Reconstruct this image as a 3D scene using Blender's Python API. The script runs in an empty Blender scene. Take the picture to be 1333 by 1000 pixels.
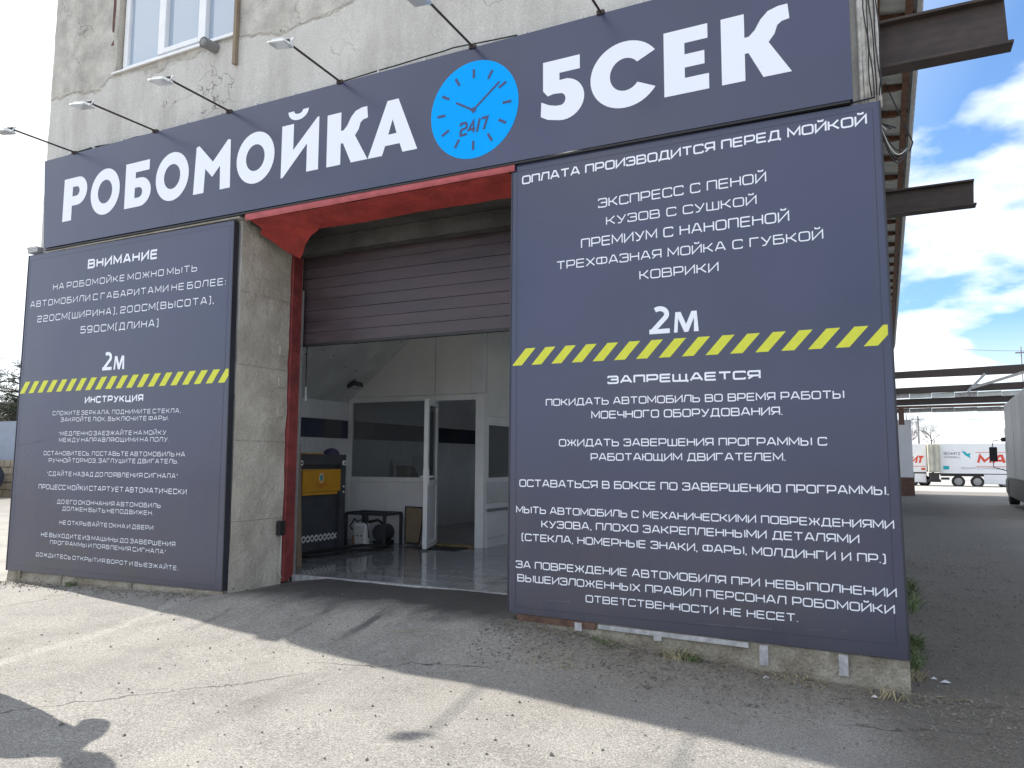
import bpy, bmesh, math, random
from mathutils import Vector, Matrix, noise
from mathutils.geometry import tessellate_polygon
random.seed(7)
SC = bpy.context.scene
COL = SC.collection
R = math.radians

# ------------------------------------------------------------------ camera
cam_d = bpy.data.cameras.new('camera')
cam = bpy.data.objects.new('camera', cam_d)
COL.objects.link(cam)
cam_d.sensor_width = 36.0
cam_d.lens = 986.98 / 1333 * 36
cam_d.clip_start = 0.05
cam_d.clip_end = 3000
_r = Vector((0.89920, 0.43751, 0.00483)); _u = Vector((0.03955, -0.09226, 0.99495)); _f = Vector((-0.43575, 0.89447, 0.10026))
M = Matrix((( _r.x, _u.x, -_f.x, 0), (_r.y, _u.y, -_f.y, 0), (_r.z, _u.z, -_f.z, 0), (0, 0, 0, 1)))
M.translation = Vector((0, -5.35, 1.3743))
cam.matrix_world = M
SC.camera = cam

# ------------------------------------------------------------------ light
SUN_EL = 39.0
sdir = Vector((-0.9836, 0.18, 0)).normalized() * math.cos(R(SUN_EL)) + Vector((0, 0, math.sin(R(SUN_EL))))
sun_d = bpy.data.lights.new('sun', 'SUN')
sun_d.energy = 5.0
sun_d.angle = R(0.53)
sun_d.color = (1.0, 0.95, 0.87)
sun = bpy.data.objects.new('sun', sun_d)
COL.objects.link(sun)
sun.rotation_euler = sdir.to_track_quat('Z', 'Y').to_euler()

world = bpy.data.worlds.new('World')
SC.world = world
world.use_nodes = True
wn = world.node_tree.nodes; wl = world.node_tree.links
wn.clear()
def N(t, **k):
    n = wn.new(t)
    for a, b in k.items(): setattr(n, a, b)
    return n
w_out = N('ShaderNodeOutputWorld'); w_bg = N('ShaderNodeBackground')
w_bg.inputs['Strength'].default_value = 0.068
sky = N('ShaderNodeTexSky')
sky.sky_type = 'NISHITA'; sky.sun_disc = False
sky.sun_elevation = R(SUN_EL); sky.sun_rotation = math.atan2(sdir.x, sdir.y)
sky.air_density = 1.0; sky.dust_density = 1.6; sky.ozone_density = 2.2
tc = N('ShaderNodeTexCoord')
sep = N('ShaderNodeSeparateXYZ'); wl.new(tc.outputs['Generated'], sep.inputs[0])
zc = N('ShaderNodeMath', operation='MAXIMUM'); wl.new(sep.outputs['Z'], zc.inputs[0]); zc.inputs[1].default_value = 0.0
za = N('ShaderNodeMath', operation='ADD'); wl.new(zc.outputs[0], za.inputs[0]); za.inputs[1].default_value = 0.22
dx = N('ShaderNodeMath', operation='DIVIDE'); wl.new(sep.outputs['X'], dx.inputs[0]); wl.new(za.outputs[0], dx.inputs[1])
dy = N('ShaderNodeMath', operation='DIVIDE'); wl.new(sep.outputs['Y'], dy.inputs[0]); wl.new(za.outputs[0], dy.inputs[1])
cmb = N('ShaderNodeCombineXYZ'); wl.new(dx.outputs[0], cmb.inputs[0]); wl.new(dy.outputs[0], cmb.inputs[1]); cmb.inputs[2].default_value = 5.5
nz = N('ShaderNodeTexNoise'); wl.new(cmb.outputs[0], nz.inputs['Vector'])
nz.inputs['Scale'].default_value = 1.15; nz.inputs['Detail'].default_value = 9; nz.inputs['Roughness'].default_value = 0.52
cr = N('ShaderNodeValToRGB'); wl.new(nz.outputs['Fac'], cr.inputs[0])
cr.color_ramp.elements[0].position = 0.455; cr.color_ramp.elements[0].color = (0, 0, 0, 1)
cr.color_ramp.elements[1].position = 0.53; cr.color_ramp.elements[1].color = (1, 1, 1, 1)
# haze towards the horizon and round the sun
hz = N('ShaderNodeMapRange'); wl.new(zc.outputs[0], hz.inputs[0])
hz.inputs[1].default_value = 0.02; hz.inputs[2].default_value = 0.16; hz.inputs[3].default_value = 0.8; hz.inputs[4].default_value = 0.0
dot = N('ShaderNodeVectorMath', operation='DOT_PRODUCT'); wl.new(tc.outputs['Generated'], dot.inputs[0]); dot.inputs[1].default_value = tuple(sdir)
sg = N('ShaderNodeMapRange'); wl.new(dot.outputs['Value'], sg.inputs[0])
sg.inputs[1].default_value = 0.30; sg.inputs[2].default_value = 0.80; sg.inputs[3].default_value = 0.0; sg.inputs[4].default_value = 0.9
m1 = N('ShaderNodeMath', operation='MAXIMUM'); wl.new(cr.outputs[0], m1.inputs[0]); wl.new(hz.outputs[0], m1.inputs[1])
m2 = N('ShaderNodeMath', operation='MAXIMUM'); wl.new(m1.outputs[0], m2.inputs[0]); wl.new(sg.outputs[0], m2.inputs[1])
mix = N('ShaderNodeMix', data_type='RGBA'); wl.new(m2.outputs[0], mix.inputs[0]); skm = N('ShaderNodeVectorMath', operation='MULTIPLY'); wl.new(sky.outputs[0], skm.inputs[0]); skm.inputs[1].default_value = (1.3, 1.7, 2.05); wl.new(skm.outputs[0], mix.inputs[6])
mix.inputs[7].default_value = (12.3, 12.7, 13.2, 1)
wl.new(mix.outputs[2], w_bg.inputs['Color']); wl.new(w_bg.outputs[0], w_out.inputs[0])

SC.view_settings.view_transform = 'Standard'
SC.view_settings.look = 'None'
SC.view_settings.gamma = 1.0
SC.view_settings.use_curve_mapping = False
SC.view_settings.exposure = 0.90
SC.cycles.max_bounces = 8
SC.cycles.diffuse_bounces = 5

# ------------------------------------------------------------------ materials
def mat(name, col, rough=0.6, var=0.0, vscale=3.0, bump=0.0, bscale=40.0, metal=0.0, col2=None, detail=6, spec=0.5,
        stretch=None, bdetail=8, rvar=0.0, trans=0.0, coat=0.0, bdist=0.01, speck=0.0, sscale=150.0):
    m = bpy.data.materials.new(name); m.use_nodes = True
    nt = m.node_tree; n = nt.nodes; l = nt.links
    b = n['Principled BSDF']
    b.inputs['Roughness'].default_value = rough
    b.inputs['Metallic'].default_value = metal
    b.inputs['Specular IOR Level'].default_value = spec
    b.inputs['Transmission Weight'].default_value = trans
    b.inputs['Coat Weight'].default_value = coat
    c = tuple(col) + (1,)
    b.inputs['Base Color'].default_value = c
    tcn = n.new('ShaderNodeTexCoord'); mp = n.new('ShaderNodeMapping')
    l.new(tcn.outputs['Object'], mp.inputs[0])
    if stretch: mp.inputs['Scale'].default_value = stretch
    if var or col2 or rvar or speck:
        t = n.new('ShaderNodeTexNoise'); l.new(mp.outputs[0], t.inputs['Vector'])
        t.inputs['Scale'].default_value = vscale; t.inputs['Detail'].default_value = detail; t.inputs['Roughness'].default_value = 0.6
        ramp = n.new('ShaderNodeValToRGB'); l.new(t.outputs['Fac'], ramp.inputs[0])
        ramp.color_ramp.elements[0].position = 0.36; ramp.color_ramp.elements[1].position = 0.64
        if col2: ca, cb = c, tuple(col2) + (1,)
        else:
            ca = tuple(max(0, x * (1 - var)) for x in col) + (1,); cb = tuple(min(1, x * (1 + var)) for x in col) + (1,)
        ramp.color_ramp.elements[0].color = ca; ramp.color_ramp.elements[1].color = cb
        out = ramp.outputs[0]
        if speck:
            t2 = n.new('ShaderNodeTexNoise'); l.new(mp.outputs[0], t2.inputs['Vector'])
            t2.inputs['Scale'].default_value = sscale; t2.inputs['Detail'].default_value = 2
            r2 = n.new('ShaderNodeMapRange'); l.new(t2.outputs['Fac'], r2.inputs[0])
            r2.inputs[1].default_value = 0.3; r2.inputs[2].default_value = 0.7; r2.inputs[3].default_value = 1 - speck; r2.inputs[4].default_value = 1 + speck
            mx = n.new('ShaderNodeVectorMath'); mx.operation = 'SCALE'
            l.new(out, mx.inputs[0]); l.new(r2.outputs[0], mx.inputs['Scale']); out = mx.outputs[0]
        l.new(out, b.inputs['Base Color'])
        if rvar:
            rr = n.new('ShaderNodeMapRange'); l.new(t.outputs['Fac'], rr.inputs[0])
            rr.inputs[1].default_value = 0.3; rr.inputs[2].default_value = 0.7
            rr.inputs[3].default_value = max(0.02, rough - rvar); rr.inputs[4].default_value = min(1, rough + rvar)
            l.new(rr.outputs[0], b.inputs['Roughness'])
    if bump:
        tb = n.new('ShaderNodeTexNoise'); l.new(mp.outputs[0], tb.inputs['Vector'])
        tb.inputs['Scale'].default_value = bscale; tb.inputs['Detail'].default_value = bdetail; tb.inputs['Roughness'].default_value = 0.65
        bp = n.new('ShaderNodeBump'); bp.inputs['Strength'].default_value = bump; bp.inputs['Distance'].default_value = bdist
        l.new(tb.outputs['Fac'], bp.inputs['Height']); l.new(bp.outputs[0], b.inputs['Normal'])
    return m

MT = {}
MT['navy'] = mat('navy_vinyl', (0.027, 0.033, 0.084), 0.30, var=0.12, vscale=0.8, detail=1, bump=0.22, bscale=1.6, rvar=0.07, bdist=0.02, spec=0.85, bdetail=1)
def splashed(src):
    m = src.copy(); m.name = 'navy_vinyl_splashed'; n = m.node_tree.nodes; l = m.node_tree.links; b = n['Principled BSDF']
    old = b.inputs['Base Color'].links[0].from_socket; t = n.new('ShaderNodeTexCoord'); sp = n.new('ShaderNodeSeparateXYZ'); l.new(t.outputs['Object'], sp.inputs[0])
    no = n.new('ShaderNodeTexNoise'); no.inputs['Scale'].default_value = 2.6; no.inputs['Detail'].default_value = 9; no.inputs['Roughness'].default_value = 0.68; mp = n.new('ShaderNodeMapping'); mp.inputs['Scale'].default_value = (1.6, 1, .6); l.new(t.outputs['Object'], mp.inputs[0]); l.new(mp.outputs[0], no.inputs['Vector'])
    a = n.new('ShaderNodeMath'); a.operation = 'MULTIPLY_ADD'; l.new(no.outputs['Fac'], a.inputs[0]); a.inputs[1].default_value = -1.7; l.new(sp.outputs['Z'], a.inputs[2])
    r_ = n.new('ShaderNodeMapRange'); l.new(a.outputs[0], r_.inputs[0]); r_.inputs[1].default_value = .15; r_.inputs[2].default_value = -1.1; r_.inputs[3].default_value = 0; r_.inputs[4].default_value = .55
    x = n.new('ShaderNodeMix'); x.data_type = 'RGBA'; l.new(r_.outputs[0], x.inputs[0]); l.new(old, x.inputs[6]); x.inputs[7].default_value = (.075, .07, .066, 1); l.new(x.outputs[2], b.inputs['Base Color'])
    return m
MT['navy_banner'] = splashed(MT['navy'])
MT['navy_dark'] = mat('navy_vinyl_soiled', (0.030, 0.031, 0.042), 0.46, var=0.16, vscale=1.2, bump=0.12, bscale=2.2, rvar=0.06, bdist=0.02)
MT['scuff'] = mat('pale_scuff', (0.12, 0.12, 0.15), 0.7, var=.4, vscale=20)
MT['white_print'] = mat('white_print', (0.84, 0.87, 0.95), 0.5)
MT['yellow_print'] = mat('yellow_print', (0.66, 0.68, 0.05), 0.5, var=0.04, vscale=20)
MT['blue_print'] = mat('blue_print', (0.0, 0.38, 0.98), 0.6, spec=0.1)
MT['navy_print'] = mat('navy_print', (0.05, 0.06, 0.16), 0.5)
MT['edge_white'] = mat('worn_edge', (0.42, 0.41, 0.40), 0.7, var=0.35, vscale=12)
MT['red_fabric'] = mat('red_fabric', (0.36, 0.045, 0.038), 0.75, var=0.22, vscale=4, bump=0.5, bscale=6, bdist=0.03)
MT['red_strip'] = mat('red_strip', (0.42, 0.09, 0.10), 0.6, var=0.15, vscale=8)
MT['red_paint'] = mat('red_painted_steel', (0.22, 0.042, 0.042), 0.55, var=0.3, vscale=7, bump=0.2, bscale=60)
MT['black_steel'] = mat('dark_rusted_steel', (0.035, 0.026, 0.023), 0.62, col2=(0.06, 0.042, 0.036), vscale=6, bump=0.35, bscale=50, bdist=0.006, stretch=(1, 1, 3))
MT['black'] = mat('black_plastic', (0.02, 0.02, 0.022), 0.5)
MT['cable'] = mat('cable_black', (0.018, 0.018, 0.02), 0.6)
MT['cable_white'] = mat('cable_white', (0.6, 0.6, 0.56), 0.6)
MT['lamp_white'] = mat('lamp_housing', (0.75, 0.76, 0.74), 0.4, var=0.06, vscale=9)
MT['lamp_glass'] = mat('lamp_glass', (0.65, 0.68, 0.68), 0.12)
MT['grey_steel'] = mat('galvanised', (0.33, 0.34, 0.35), 0.45, var=0.12, vscale=12, metal=0.5)
MT['dark_grey'] = mat('dark_grey_paint', (0.055, 0.06, 0.07), 0.42, var=0.15, vscale=5)
MT['shutter'] = mat('plum_door_panel', (0.066, 0.048, 0.056), 0.42, var=0.25, vscale=3, bump=0.12, bscale=30, stretch=(0.4, 1, 3), rvar=0.1)
MT['pvc'] = mat('white_pvc', (0.84, 0.85, 0.86), 0.35, var=0.04, vscale=4)
MT['pvc_panel'] = mat('white_sandwich_panel', (0.80, 0.81, 0.84), 0.4, var=0.05, vscale=2)
MT['wall_in'] = mat('interior_cladding', (0.82, 0.82, 0.81), 0.5, var=0.04, vscale=2)
MT['ceil_in'] = mat('damp_ceiling', (0.64, 0.67, 0.67), 0.4, var=0.12, vscale=2.5)
MT['navy_tile'] = mat('navy_wall_tile', (0.02, 0.025, 0.07), 0.25)
MT['grey_tile'] = mat('dark_grey_wall_tile', (0.05, 0.05, 0.055), 0.25)
MT['wet_tile'] = mat('wet_floor_tile', (0.30, 0.31, 0.32), 0.10, var=0.3, vscale=1.5, rvar=0.08, spec=0.7)
MT['grout'] = mat('grout', (0.06, 0.06, 0.06), 0.3)
MT['amber'] = mat('amber_plate', (0.62, 0.30, 0.015), 0.4, var=0.06, vscale=5)
MT['cardboard'] = mat('beige_board', (0.25, 0.19, 0.13), 0.7, var=0.1, vscale=6)
MT['paper'] = mat('paper', (0.6, 0.6, 0.6), 0.7)
MT['orange_hose'] = mat('orange_brown_hose', (0.30, 0.13, 0.05), 0.5)
MT['brass'] = mat('worn_threshold', (0.22, 0.16, 0.08), 0.5, var=0.3, vscale=12)
MT['rafter'] = mat('weathered_brown_timber', (0.12, 0.055, 0.032), 0.8, var=0.4, vscale=9, bump=0.4, bscale=30)
MT['corrugated'] = mat('grey_sheet', (0.58, 0.60, 0.57), 0.5, var=0.1, vscale=4)
MT['fascia'] = mat('fascia_grey', (0.42, 0.42, 0.42), 0.6, var=0.1, vscale=4)
MT['foam'] = mat('white_foam_strip', (0.62, 0.6, 0.56), 0.8, var=0.25, vscale=14, bump=0.6, bscale=20)
MT['trailer'] = mat('white_trailer', (0.72, 0.73, 0.75), 0.4, var=0.03, vscale=1)
MT['trailer_door'] = mat('cream_trailer_door', (0.42, 0.41, 0.33), 0.5, var=0.15, vscale=2)
MT['truck_side'] = mat('dusty_truck_side', (0.60, 0.60, 0.59), 0.5, var=0.10, vscale=0.9, stretch=(1, 1, 0.5))
MT['tyre'] = mat('tyre_rubber', (0.022, 0.022, 0.022), 0.8, var=0.3, vscale=10)
MT['rim'] = mat('dusty_rim', (0.35, 0.34, 0.32), 0.5)
MT['red_print'] = mat('red_print', (0.60, 0.06, 0.03), 0.5)
MT['grey_print'] = mat('grey_print', (0.22, 0.23, 0.27), 0.5)
MT['teal_print'] = mat('teal_print', (0.0, 0.35, 0.42), 0.5)
MT['bark'] = mat('bark', (0.07, 0.045, 0.03), 0.9, var=0.3, vscale=12)
MT['needles'] = mat('pine_needles', (0.035, 0.055, 0.025), 0.7, var=0.35, vscale=5)
MT['twig_grey'] = mat('grey_twigs', (0.16, 0.13, 0.12), 0.9)
MT['fence_blue'] = mat('blue_grey_sheet', (0.24, 0.28, 0.36), 0.5, var=0.06)
MT['stone'] = mat('tan_stone', (0.30, 0.25, 0.18), 0.85, var=0.25, vscale=3, bump=0.5, bscale=20)
MT['brick'] = mat('brown_brick', (0.12, 0.06, 0.045), 0.85, var=0.3, vscale=5)
MT['mortar'] = mat('mortar', (0.24, 0.22, 0.2), 0.9)
MT['dry_grass'] = mat('dry_grass', (0.30, 0.26, 0.16), 0.8, var=0.2, vscale=20)
MT['green_grass'] = mat('green_grass', (0.10, 0.135, 0.05), 0.7, var=0.35, vscale=14)
MT['leaf_litter'] = mat('leaf_litter', (0.10, 0.08, 0.05), 0.85, col2=(0.27, 0.22, 0.14), vscale=25)
MT['pebble'] = mat('pebble', (0.11, 0.10, 0.085), 0.85, col2=(0.21, 0.195, 0.17), vscale=7)
MT['brown_paint'] = mat('brown_base', (0.11, 0.06, 0.042), 0.75, var=0.35, vscale=14)
MT['skin'] = mat('skin', (0.50, 0.30, 0.22), 0.5)
MT['jacket'] = mat('dark_jacket', (0.03, 0.035, 0.05), 0.8, bump=0.3, bscale=12)
MT['hair'] = mat('dark_hair', (0.02, 0.015, 0.012), 0.7)
MT['trousers'] = mat('dark_trousers', (0.04, 0.045, 0.06), 0.85)
MT['bucket'] = mat('purple_cloth', (0.06, 0.05, 0.13), 0.7, var=0.2, vscale=12)
MT['pipe_grey'] = mat('grey_pipe', (0.22, 0.22, 0.22), 0.5)
MT['steel_strip'] = mat('zinc_strip', (0.42, 0.42, 0.43), 0.5, var=0.25, vscale=14, metal=0.2)

def glass(name, col=(0.9, 0.93, 0.95), dark=0.35, haze_mix=0.11):  # pale diffuse share stands in for hazy reflections on the panes
    m = bpy.data.materials.new(name); m.use_nodes = True
    n = m.node_tree.nodes; l = m.node_tree.links; n.clear()
    o = n.new('ShaderNodeOutputMaterial'); t = n.new('ShaderNodeBsdfTransparent'); g = n.new('ShaderNodeBsdfGlossy'); mx = n.new('ShaderNodeMixShader')
    fr = n.new('ShaderNodeFresnel'); fr.inputs[0].default_value = 1.52
    ad = n.new('ShaderNodeMath'); ad.operation = 'ADD'; ad.inputs[1].default_value = 0.04
    t.inputs[0].default_value = tuple(c * dark for c in col) + (1,)
    g.inputs['Roughness'].default_value = 0.03
    l.new(fr.outputs[0], ad.inputs[0]); l.new(ad.outputs[0], mx.inputs[0]); l.new(t.outputs[0], mx.inputs[1]); l.new(g.outputs[0], mx.inputs[2]); df_ = n.new('ShaderNodeBsdfDiffuse'); df_.inputs[0].default_value = (.6, .62, .62, 1); m3 = n.new('ShaderNodeMixShader'); m3.inputs[0].default_value = haze_mix
    l.new(mx.outputs[0], m3.inputs[1]); l.new(df_.outputs[0], m3.inputs[2]); l.new(m3.outputs[0], o.inputs[0])
    return m
MT['glass_in'] = glass('tinted_partition_glass', dark=0.80)
MT['glass_win'] = mat('sky_reflecting_glass', (0.34, 0.42, 0.52), 0.04, spec=1.0, bump=0.03, bscale=1.5, bdist=0.03, coat=1.0)  # pale blue base colour carries part of the sky reflection

# plaster: two tones with a worn ridge between the new lower coat and the old rough upper coat
def plaster():
    m = bpy.data.materials.new('cement_plaster'); m.use_nodes = True
    nt = m.node_tree; n = nt.nodes; l = nt.links; b = n['Principled BSDF']; b.inputs['Roughness'].default_value = 0.92
    b.inputs['Specular IOR Level'].default_value = 0.2
    tcn = n.new('ShaderNodeTexCoord'); P = tcn.outputs['Object']
    def noi(sc, det=8, rg=0.6, st=None):
        t = n.new('ShaderNodeTexNoise'); t.inputs['Scale'].default_value = sc; t.inputs['Detail'].default_value = det; t.inputs['Roughness'].default_value = rg
        if st:
            mp = n.new('ShaderNodeMapping'); mp.inputs['Scale'].default_value = st; l.new(P, mp.inputs[0]); l.new(mp.outputs[0], t.inputs['Vector'])
        else: l.new(P, t.inputs['Vector'])
        return t.outputs['Fac']
    def ramp(x, a, bb, ca, cb):
        r = n.new('ShaderNodeValToRGB'); l.new(x, r.inputs[0]); r.color_ramp.elements[0].position = a; r.color_ramp.elements[1].position = bb
        r.color_ramp.elements[0].color = ca; r.color_ramp.elements[1].color = cb; return r.outputs[0]
    def mixc(f, a, bb, mode='MIX'):
        x = n.new('ShaderNodeMix'); x.data_type = 'RGBA'; x.blend_type = mode
        if isinstance(f, float): x.inputs[0].default_value = f
        else: l.new(f, x.inputs[0])
        for s, v in ((6, a), (7, bb)):
            if isinstance(v, tuple): x.inputs[s].default_value = v
            else: l.new(v, x.inputs[s])
        return x.outputs[2]
    sp = n.new('ShaderNodeSeparateXYZ'); l.new(P, sp.inputs[0])
    # height of the ridge wobbles with x
    wob = n.new('ShaderNodeMath'); wob.operation = 'MULTIPLY_ADD'; l.new(noi(1.3, 5), wob.inputs[0]); wob.inputs[1].default_value = 0.55; l.new(sp.outputs['Z'], wob.inputs[2])
    old = n.new('ShaderNodeMapRange'); l.new(wob.outputs[0], old.inputs[0]); old.inputs[1].default_value = 5.93; old.inputs[2].default_value = 5.97
    new_c = ramp(noi(1.6), 0.3, 0.7, (0.54, 0.525, 0.49, 1), (0.64, 0.625, 0.59, 1))
    old_c = ramp(noi(4.5), 0.35, 0.65, (0.42, 0.40, 0.37, 1), (0.60, 0.575, 0.52, 1))
    c = mixc(old.outputs[0], new_c, old_c)
    stn = ramp(noi(1.0, 6, 0.65, (2.2, 2.2, 0.5)), 0.47, 0.72, (1, 1, 1, 1), (0.74, 0.73, 0.71, 1))
    c = mixc(1.0, c, stn, 'MULTIPLY')
    fin = ramp(noi(60, 3), 0.3, 0.7, (0.86, 0.86, 0.86, 1), (1.12, 1.12, 1.12, 1))
    c = mixc(1.0, c, fin, 'MULTIPLY')
    # fine cracks
    v = n.new('ShaderNodeTexVoronoi'); v.feature = 'DISTANCE_TO_EDGE'; v.inputs['Scale'].default_value = 1.1
    dn = n.new('ShaderNodeTexNoise'); dn.inputs['Scale'].default_value = 3.5; dn.inputs['Detail'].default_value = 8; l.new(P, dn.inputs['Vector'])
    vm = n.new('ShaderNodeVectorMath'); vm.operation = 'MULTIPLY_ADD'; l.new(dn.outputs['Color'], vm.inputs[0]); vm.inputs[1].default_value = (0.5, 0.5, 0.5); l.new(P, vm.inputs[2])
    l.new(vm.outputs[0], v.inputs['Vector'])
    ck = n.new('ShaderNodeMapRange'); l.new(v.outputs['Distance'], ck.inputs[0]); ck.inputs[1].default_value = 0.0; ck.inputs[2].default_value = 0.006; ck.inputs[3].default_value = 1; ck.inputs[4].default_value = 0
    gate = ramp(noi(0.8, 3), 0.50, 0.56, (0, 0, 0, 1), (1, 1, 1, 1))
    ckm = n.new('ShaderNodeMath'); ckm.operation = 'MULTIPLY'; l.new(ck.outputs[0], ckm.inputs[0]); l.new(gate, ckm.inputs[1])
    c = mixc(ckm.outputs[0], c, (0.14, 0.135, 0.125, 1))
    l.new(c, b.inputs['Base Color'])
    bp1 = n.new('ShaderNodeBump'); bp1.inputs['Strength'].default_value = 0.55; bp1.inputs['Distance'].default_value = 0.03; l.new(noi(7, 10, 0.62), bp1.inputs['Height'])
    bp2 = n.new('ShaderNodeBump'); bp2.inputs['Strength'].default_value = 0.4; bp2.inputs['Distance'].default_value = 0.006; l.new(noi(45, 6, 0.7), bp2.inputs['Height']); l.new(bp1.outputs[0], bp2.inputs['Normal'])
    bp3 = n.new('ShaderNodeBump'); bp3.inputs['Strength'].default_value = 0.9; bp3.inputs['Distance'].default_value = 0.03; l.new(old.outputs[0], bp3.inputs['Height']); l.new(bp2.outputs[0], bp3.inputs['Normal'])
    l.new(bp3.outputs[0], b.inputs['Normal'])
    return m
MT['plaster'] = plaster()
MT['concrete'] = mat('rough_concrete', (0.42, 0.385, 0.325), 0.92, col2=(0.60, 0.56, 0.48), vscale=2.6, bump=0.9, bscale=9, bdist=0.03, speck=0.14, sscale=70)
MT['dark_lintel'] = mat('dark_lintel_concrete', (0.042, 0.04, 0.038), 0.85, col2=(0.085, 0.08, 0.075), vscale=2.6, bump=0.6, bscale=12, bdist=0.02)  # lintel concrete, much darker than the pillar blocks
MT['plinth'] = mat('crumbling_plinth', (0.20, 0.175, 0.13), 0.95, col2=(0.36, 0.33, 0.27), vscale=5, bump=1.0, bscale=14, bdist=0.04, speck=0.2, sscale=60)

# ground: grainy dusty asphalt, patches of sand, wet streaks at the entrance, cracks
def ground_mat():
    m = bpy.data.materials.new('dusty_asphalt'); m.use_nodes = True
    nt = m.node_tree; n = nt.nodes; l = nt.links; b = n['Principled BSDF']
    tcn = n.new('ShaderNodeTexCoord'); P = tcn.outputs['Object']
    def noi(sc, det=6, rg=0.6, st=None, vec=None):
        t = n.new('ShaderNodeTexNoise'); t.inputs['Scale'].default_value = sc; t.inputs['Detail'].default_value = det; t.inputs['Roughness'].default_value = rg
        src = vec or P
        if st:
            mp = n.new('ShaderNodeMapping'); mp.inputs['Scale'].default_value = st[0]; mp.inputs['Rotation'].default_value = (0, 0, st[1]); l.new(src, mp.inputs[0]); src = mp.outputs[0]
        l.new(src, t.inputs['Vector']); return t.outputs['Fac']
    def mr(x, a, bb, c=0., d=1.):
        r = n.new('ShaderNodeMapRange'); l.new(x, r.inputs[0])
        for i, v in enumerate((a, bb, c, d)): r.inputs[i + 1].default_value = v
        return r.outputs[0]
    def ma(op, a, bb, c=None):
        r = n.new('ShaderNodeMath'); r.operation = op
        for i, v in enumerate((a, bb, c)):
            if v is None: continue
            if isinstance(v, (int, float)): r.inputs[i].default_value = v
            else: l.new(v, r.inputs[i])
        return r.outputs[0]
    def mixc(f, a, bb, mode='MIX'):
        x = n.new('ShaderNodeMix'); x.data_type = 'RGBA'; x.blend_type = mode
        if isinstance(f, float): x.inputs[0].default_value = f
        else: l.new(f, x.inputs[0])
        for s, v in ((6, a), (7, bb)):
            if isinstance(v, tuple): x.inputs[s].default_value = v
            else: l.new(v, x.inputs[s])
        return x.outputs[2]
    sp = n.new('ShaderNodeSeparateXYZ'); l.new(P, sp.inputs[0]); X, Y = sp.outputs['X'], sp.outputs['Y']
    c = mixc(mr(noi(0.9), 0.35, 0.65), (0.285, 0.272, 0.250, 1), (0.360, 0.343, 0.313, 1))
    c = mixc(mr(noi(3.2, 7, 0.7), 0.5, 0.72, 0, 0.45), c, (0.19, 0.18, 0.165, 1))
    # sandy dust by the plinth on the right
    sand = ma('MULTIPLY', mr(ma('ADD', Y, ma('MULTIPLY', noi(1.5), 1.2)), -1.0, 0.4), mr(X, -3.0, -1.8))
    sand = ma('MULTIPLY', sand, mr(Y, 6, 3))
    c = mixc(ma('MULTIPLY', sand, 0.65), c, (0.22, 0.185, 0.14, 1))
    # right hand track: darker gritty strip along the side wall
    grit = ma('MULTIPLY', mr(ma('ADD', X, ma('MULTIPLY', noi(1.1), 0.7)), 0.1, 0.5), mr(ma('ADD', X, ma('MULTIPLY', noi(0.6), 1.2)), 3.6, 2.2))
    c = mixc(ma('MULTIPLY', grit, 0.8), c, (0.115, 0.10, 0.08, 1))
    far = mr(Y, 3.0, 12.0)
    c = mixc(ma('MULTIPLY', far, 0.65), c, (0.15, 0.14, 0.126, 1))
    lim = mr(Y, 49.0, 50.5)
    c = mixc(ma('MULTIPLY', lim, 0.8), c, (0.42, 0.41, 0.39, 1))
    oil = mr(noi(0.8, 6, 0.65), 0.56, 0.68, 0, 0.35)
    c = mixc(oil, c, (0.20, 0.185, 0.165, 1))
    for xc in (-4.75, -3.25):
        tr = ma('ABSOLUTE', ma('ADD', ma('ADD', X, -xc), ma('MULTIPLY', ma('ADD', noi(0.7, 3), -0.5), 0.35)), 0)
        tk = ma('MULTIPLY', mr(tr, 0.08, 0.20, 1, 0), ma('MULTIPLY', mr(Y, -4.2, -1.0), mr(noi(3.0, 6, 0.7, ((1.0, 0.25, 1), 0)), 0.40, 0.62)))
        c = mixc(ma('MULTIPLY', tk, 0.35), c, (0.13, 0.125, 0.118, 1))
    # straight pale joint running out from the corner of the left banner
    dxn = ma('ADD', ma('MULTIPLY', ma('ADD', X, 5.93), 0.970), ma('MULTIPLY', Y, 0.2425))
    wob = ma('MULTIPLY', ma('ADD', noi(2.5), -0.5), 0.16)
    dl = ma('ABSOLUTE', ma('ADD', dxn, wob), 0)
    jt = ma('MULTIPLY', mr(dl, 0.03, 0.085, 1, 0), mr(Y, 0.05, -0.02)); 
    jt = ma('MULTIPLY', jt, mr(noi(5, 6, 0.7), 0.36, 0.56))
    c = mixc(ma('MULTIPLY', jt, 0.6), c, (0.46, 0.44, 0.40, 1))
    # wet dark staining that runs out of the doorway
    wz = ma('MULTIPLY', mr(X, -5.9, -5.3), mr(X, -1.9, -2.9))
    wy = mr(ma('ADD', Y, ma('MULTIPLY', noi(1.6, 6, 0.65, ((1.0, 0.5, 1), 0.3)), 1.5)), 0.45, 0.95)
    wet = ma('MULTIPLY', wz, wy)
    st = ma('MULTIPLY', mr(noi(1.3, 7, 0.6, ((3.2, 0.55, 1), 0.35)), 0.58, 0.66), ma('MULTIPLY', mr(Y, -1.0, -0.4), wz))
    wet = ma('MAXIMUM', wet, ma('MULTIPLY', st, 0.8))
    c = mixc(ma('MULTIPLY', wet, 0.85), c, (0.04, 0.04, 0.042, 1))
    # cracks
    wg = ma('MULTIPLY', ma('ADD', noi(2.0, 8, 0.62), -0.5), 0.42); ck = None
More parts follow.
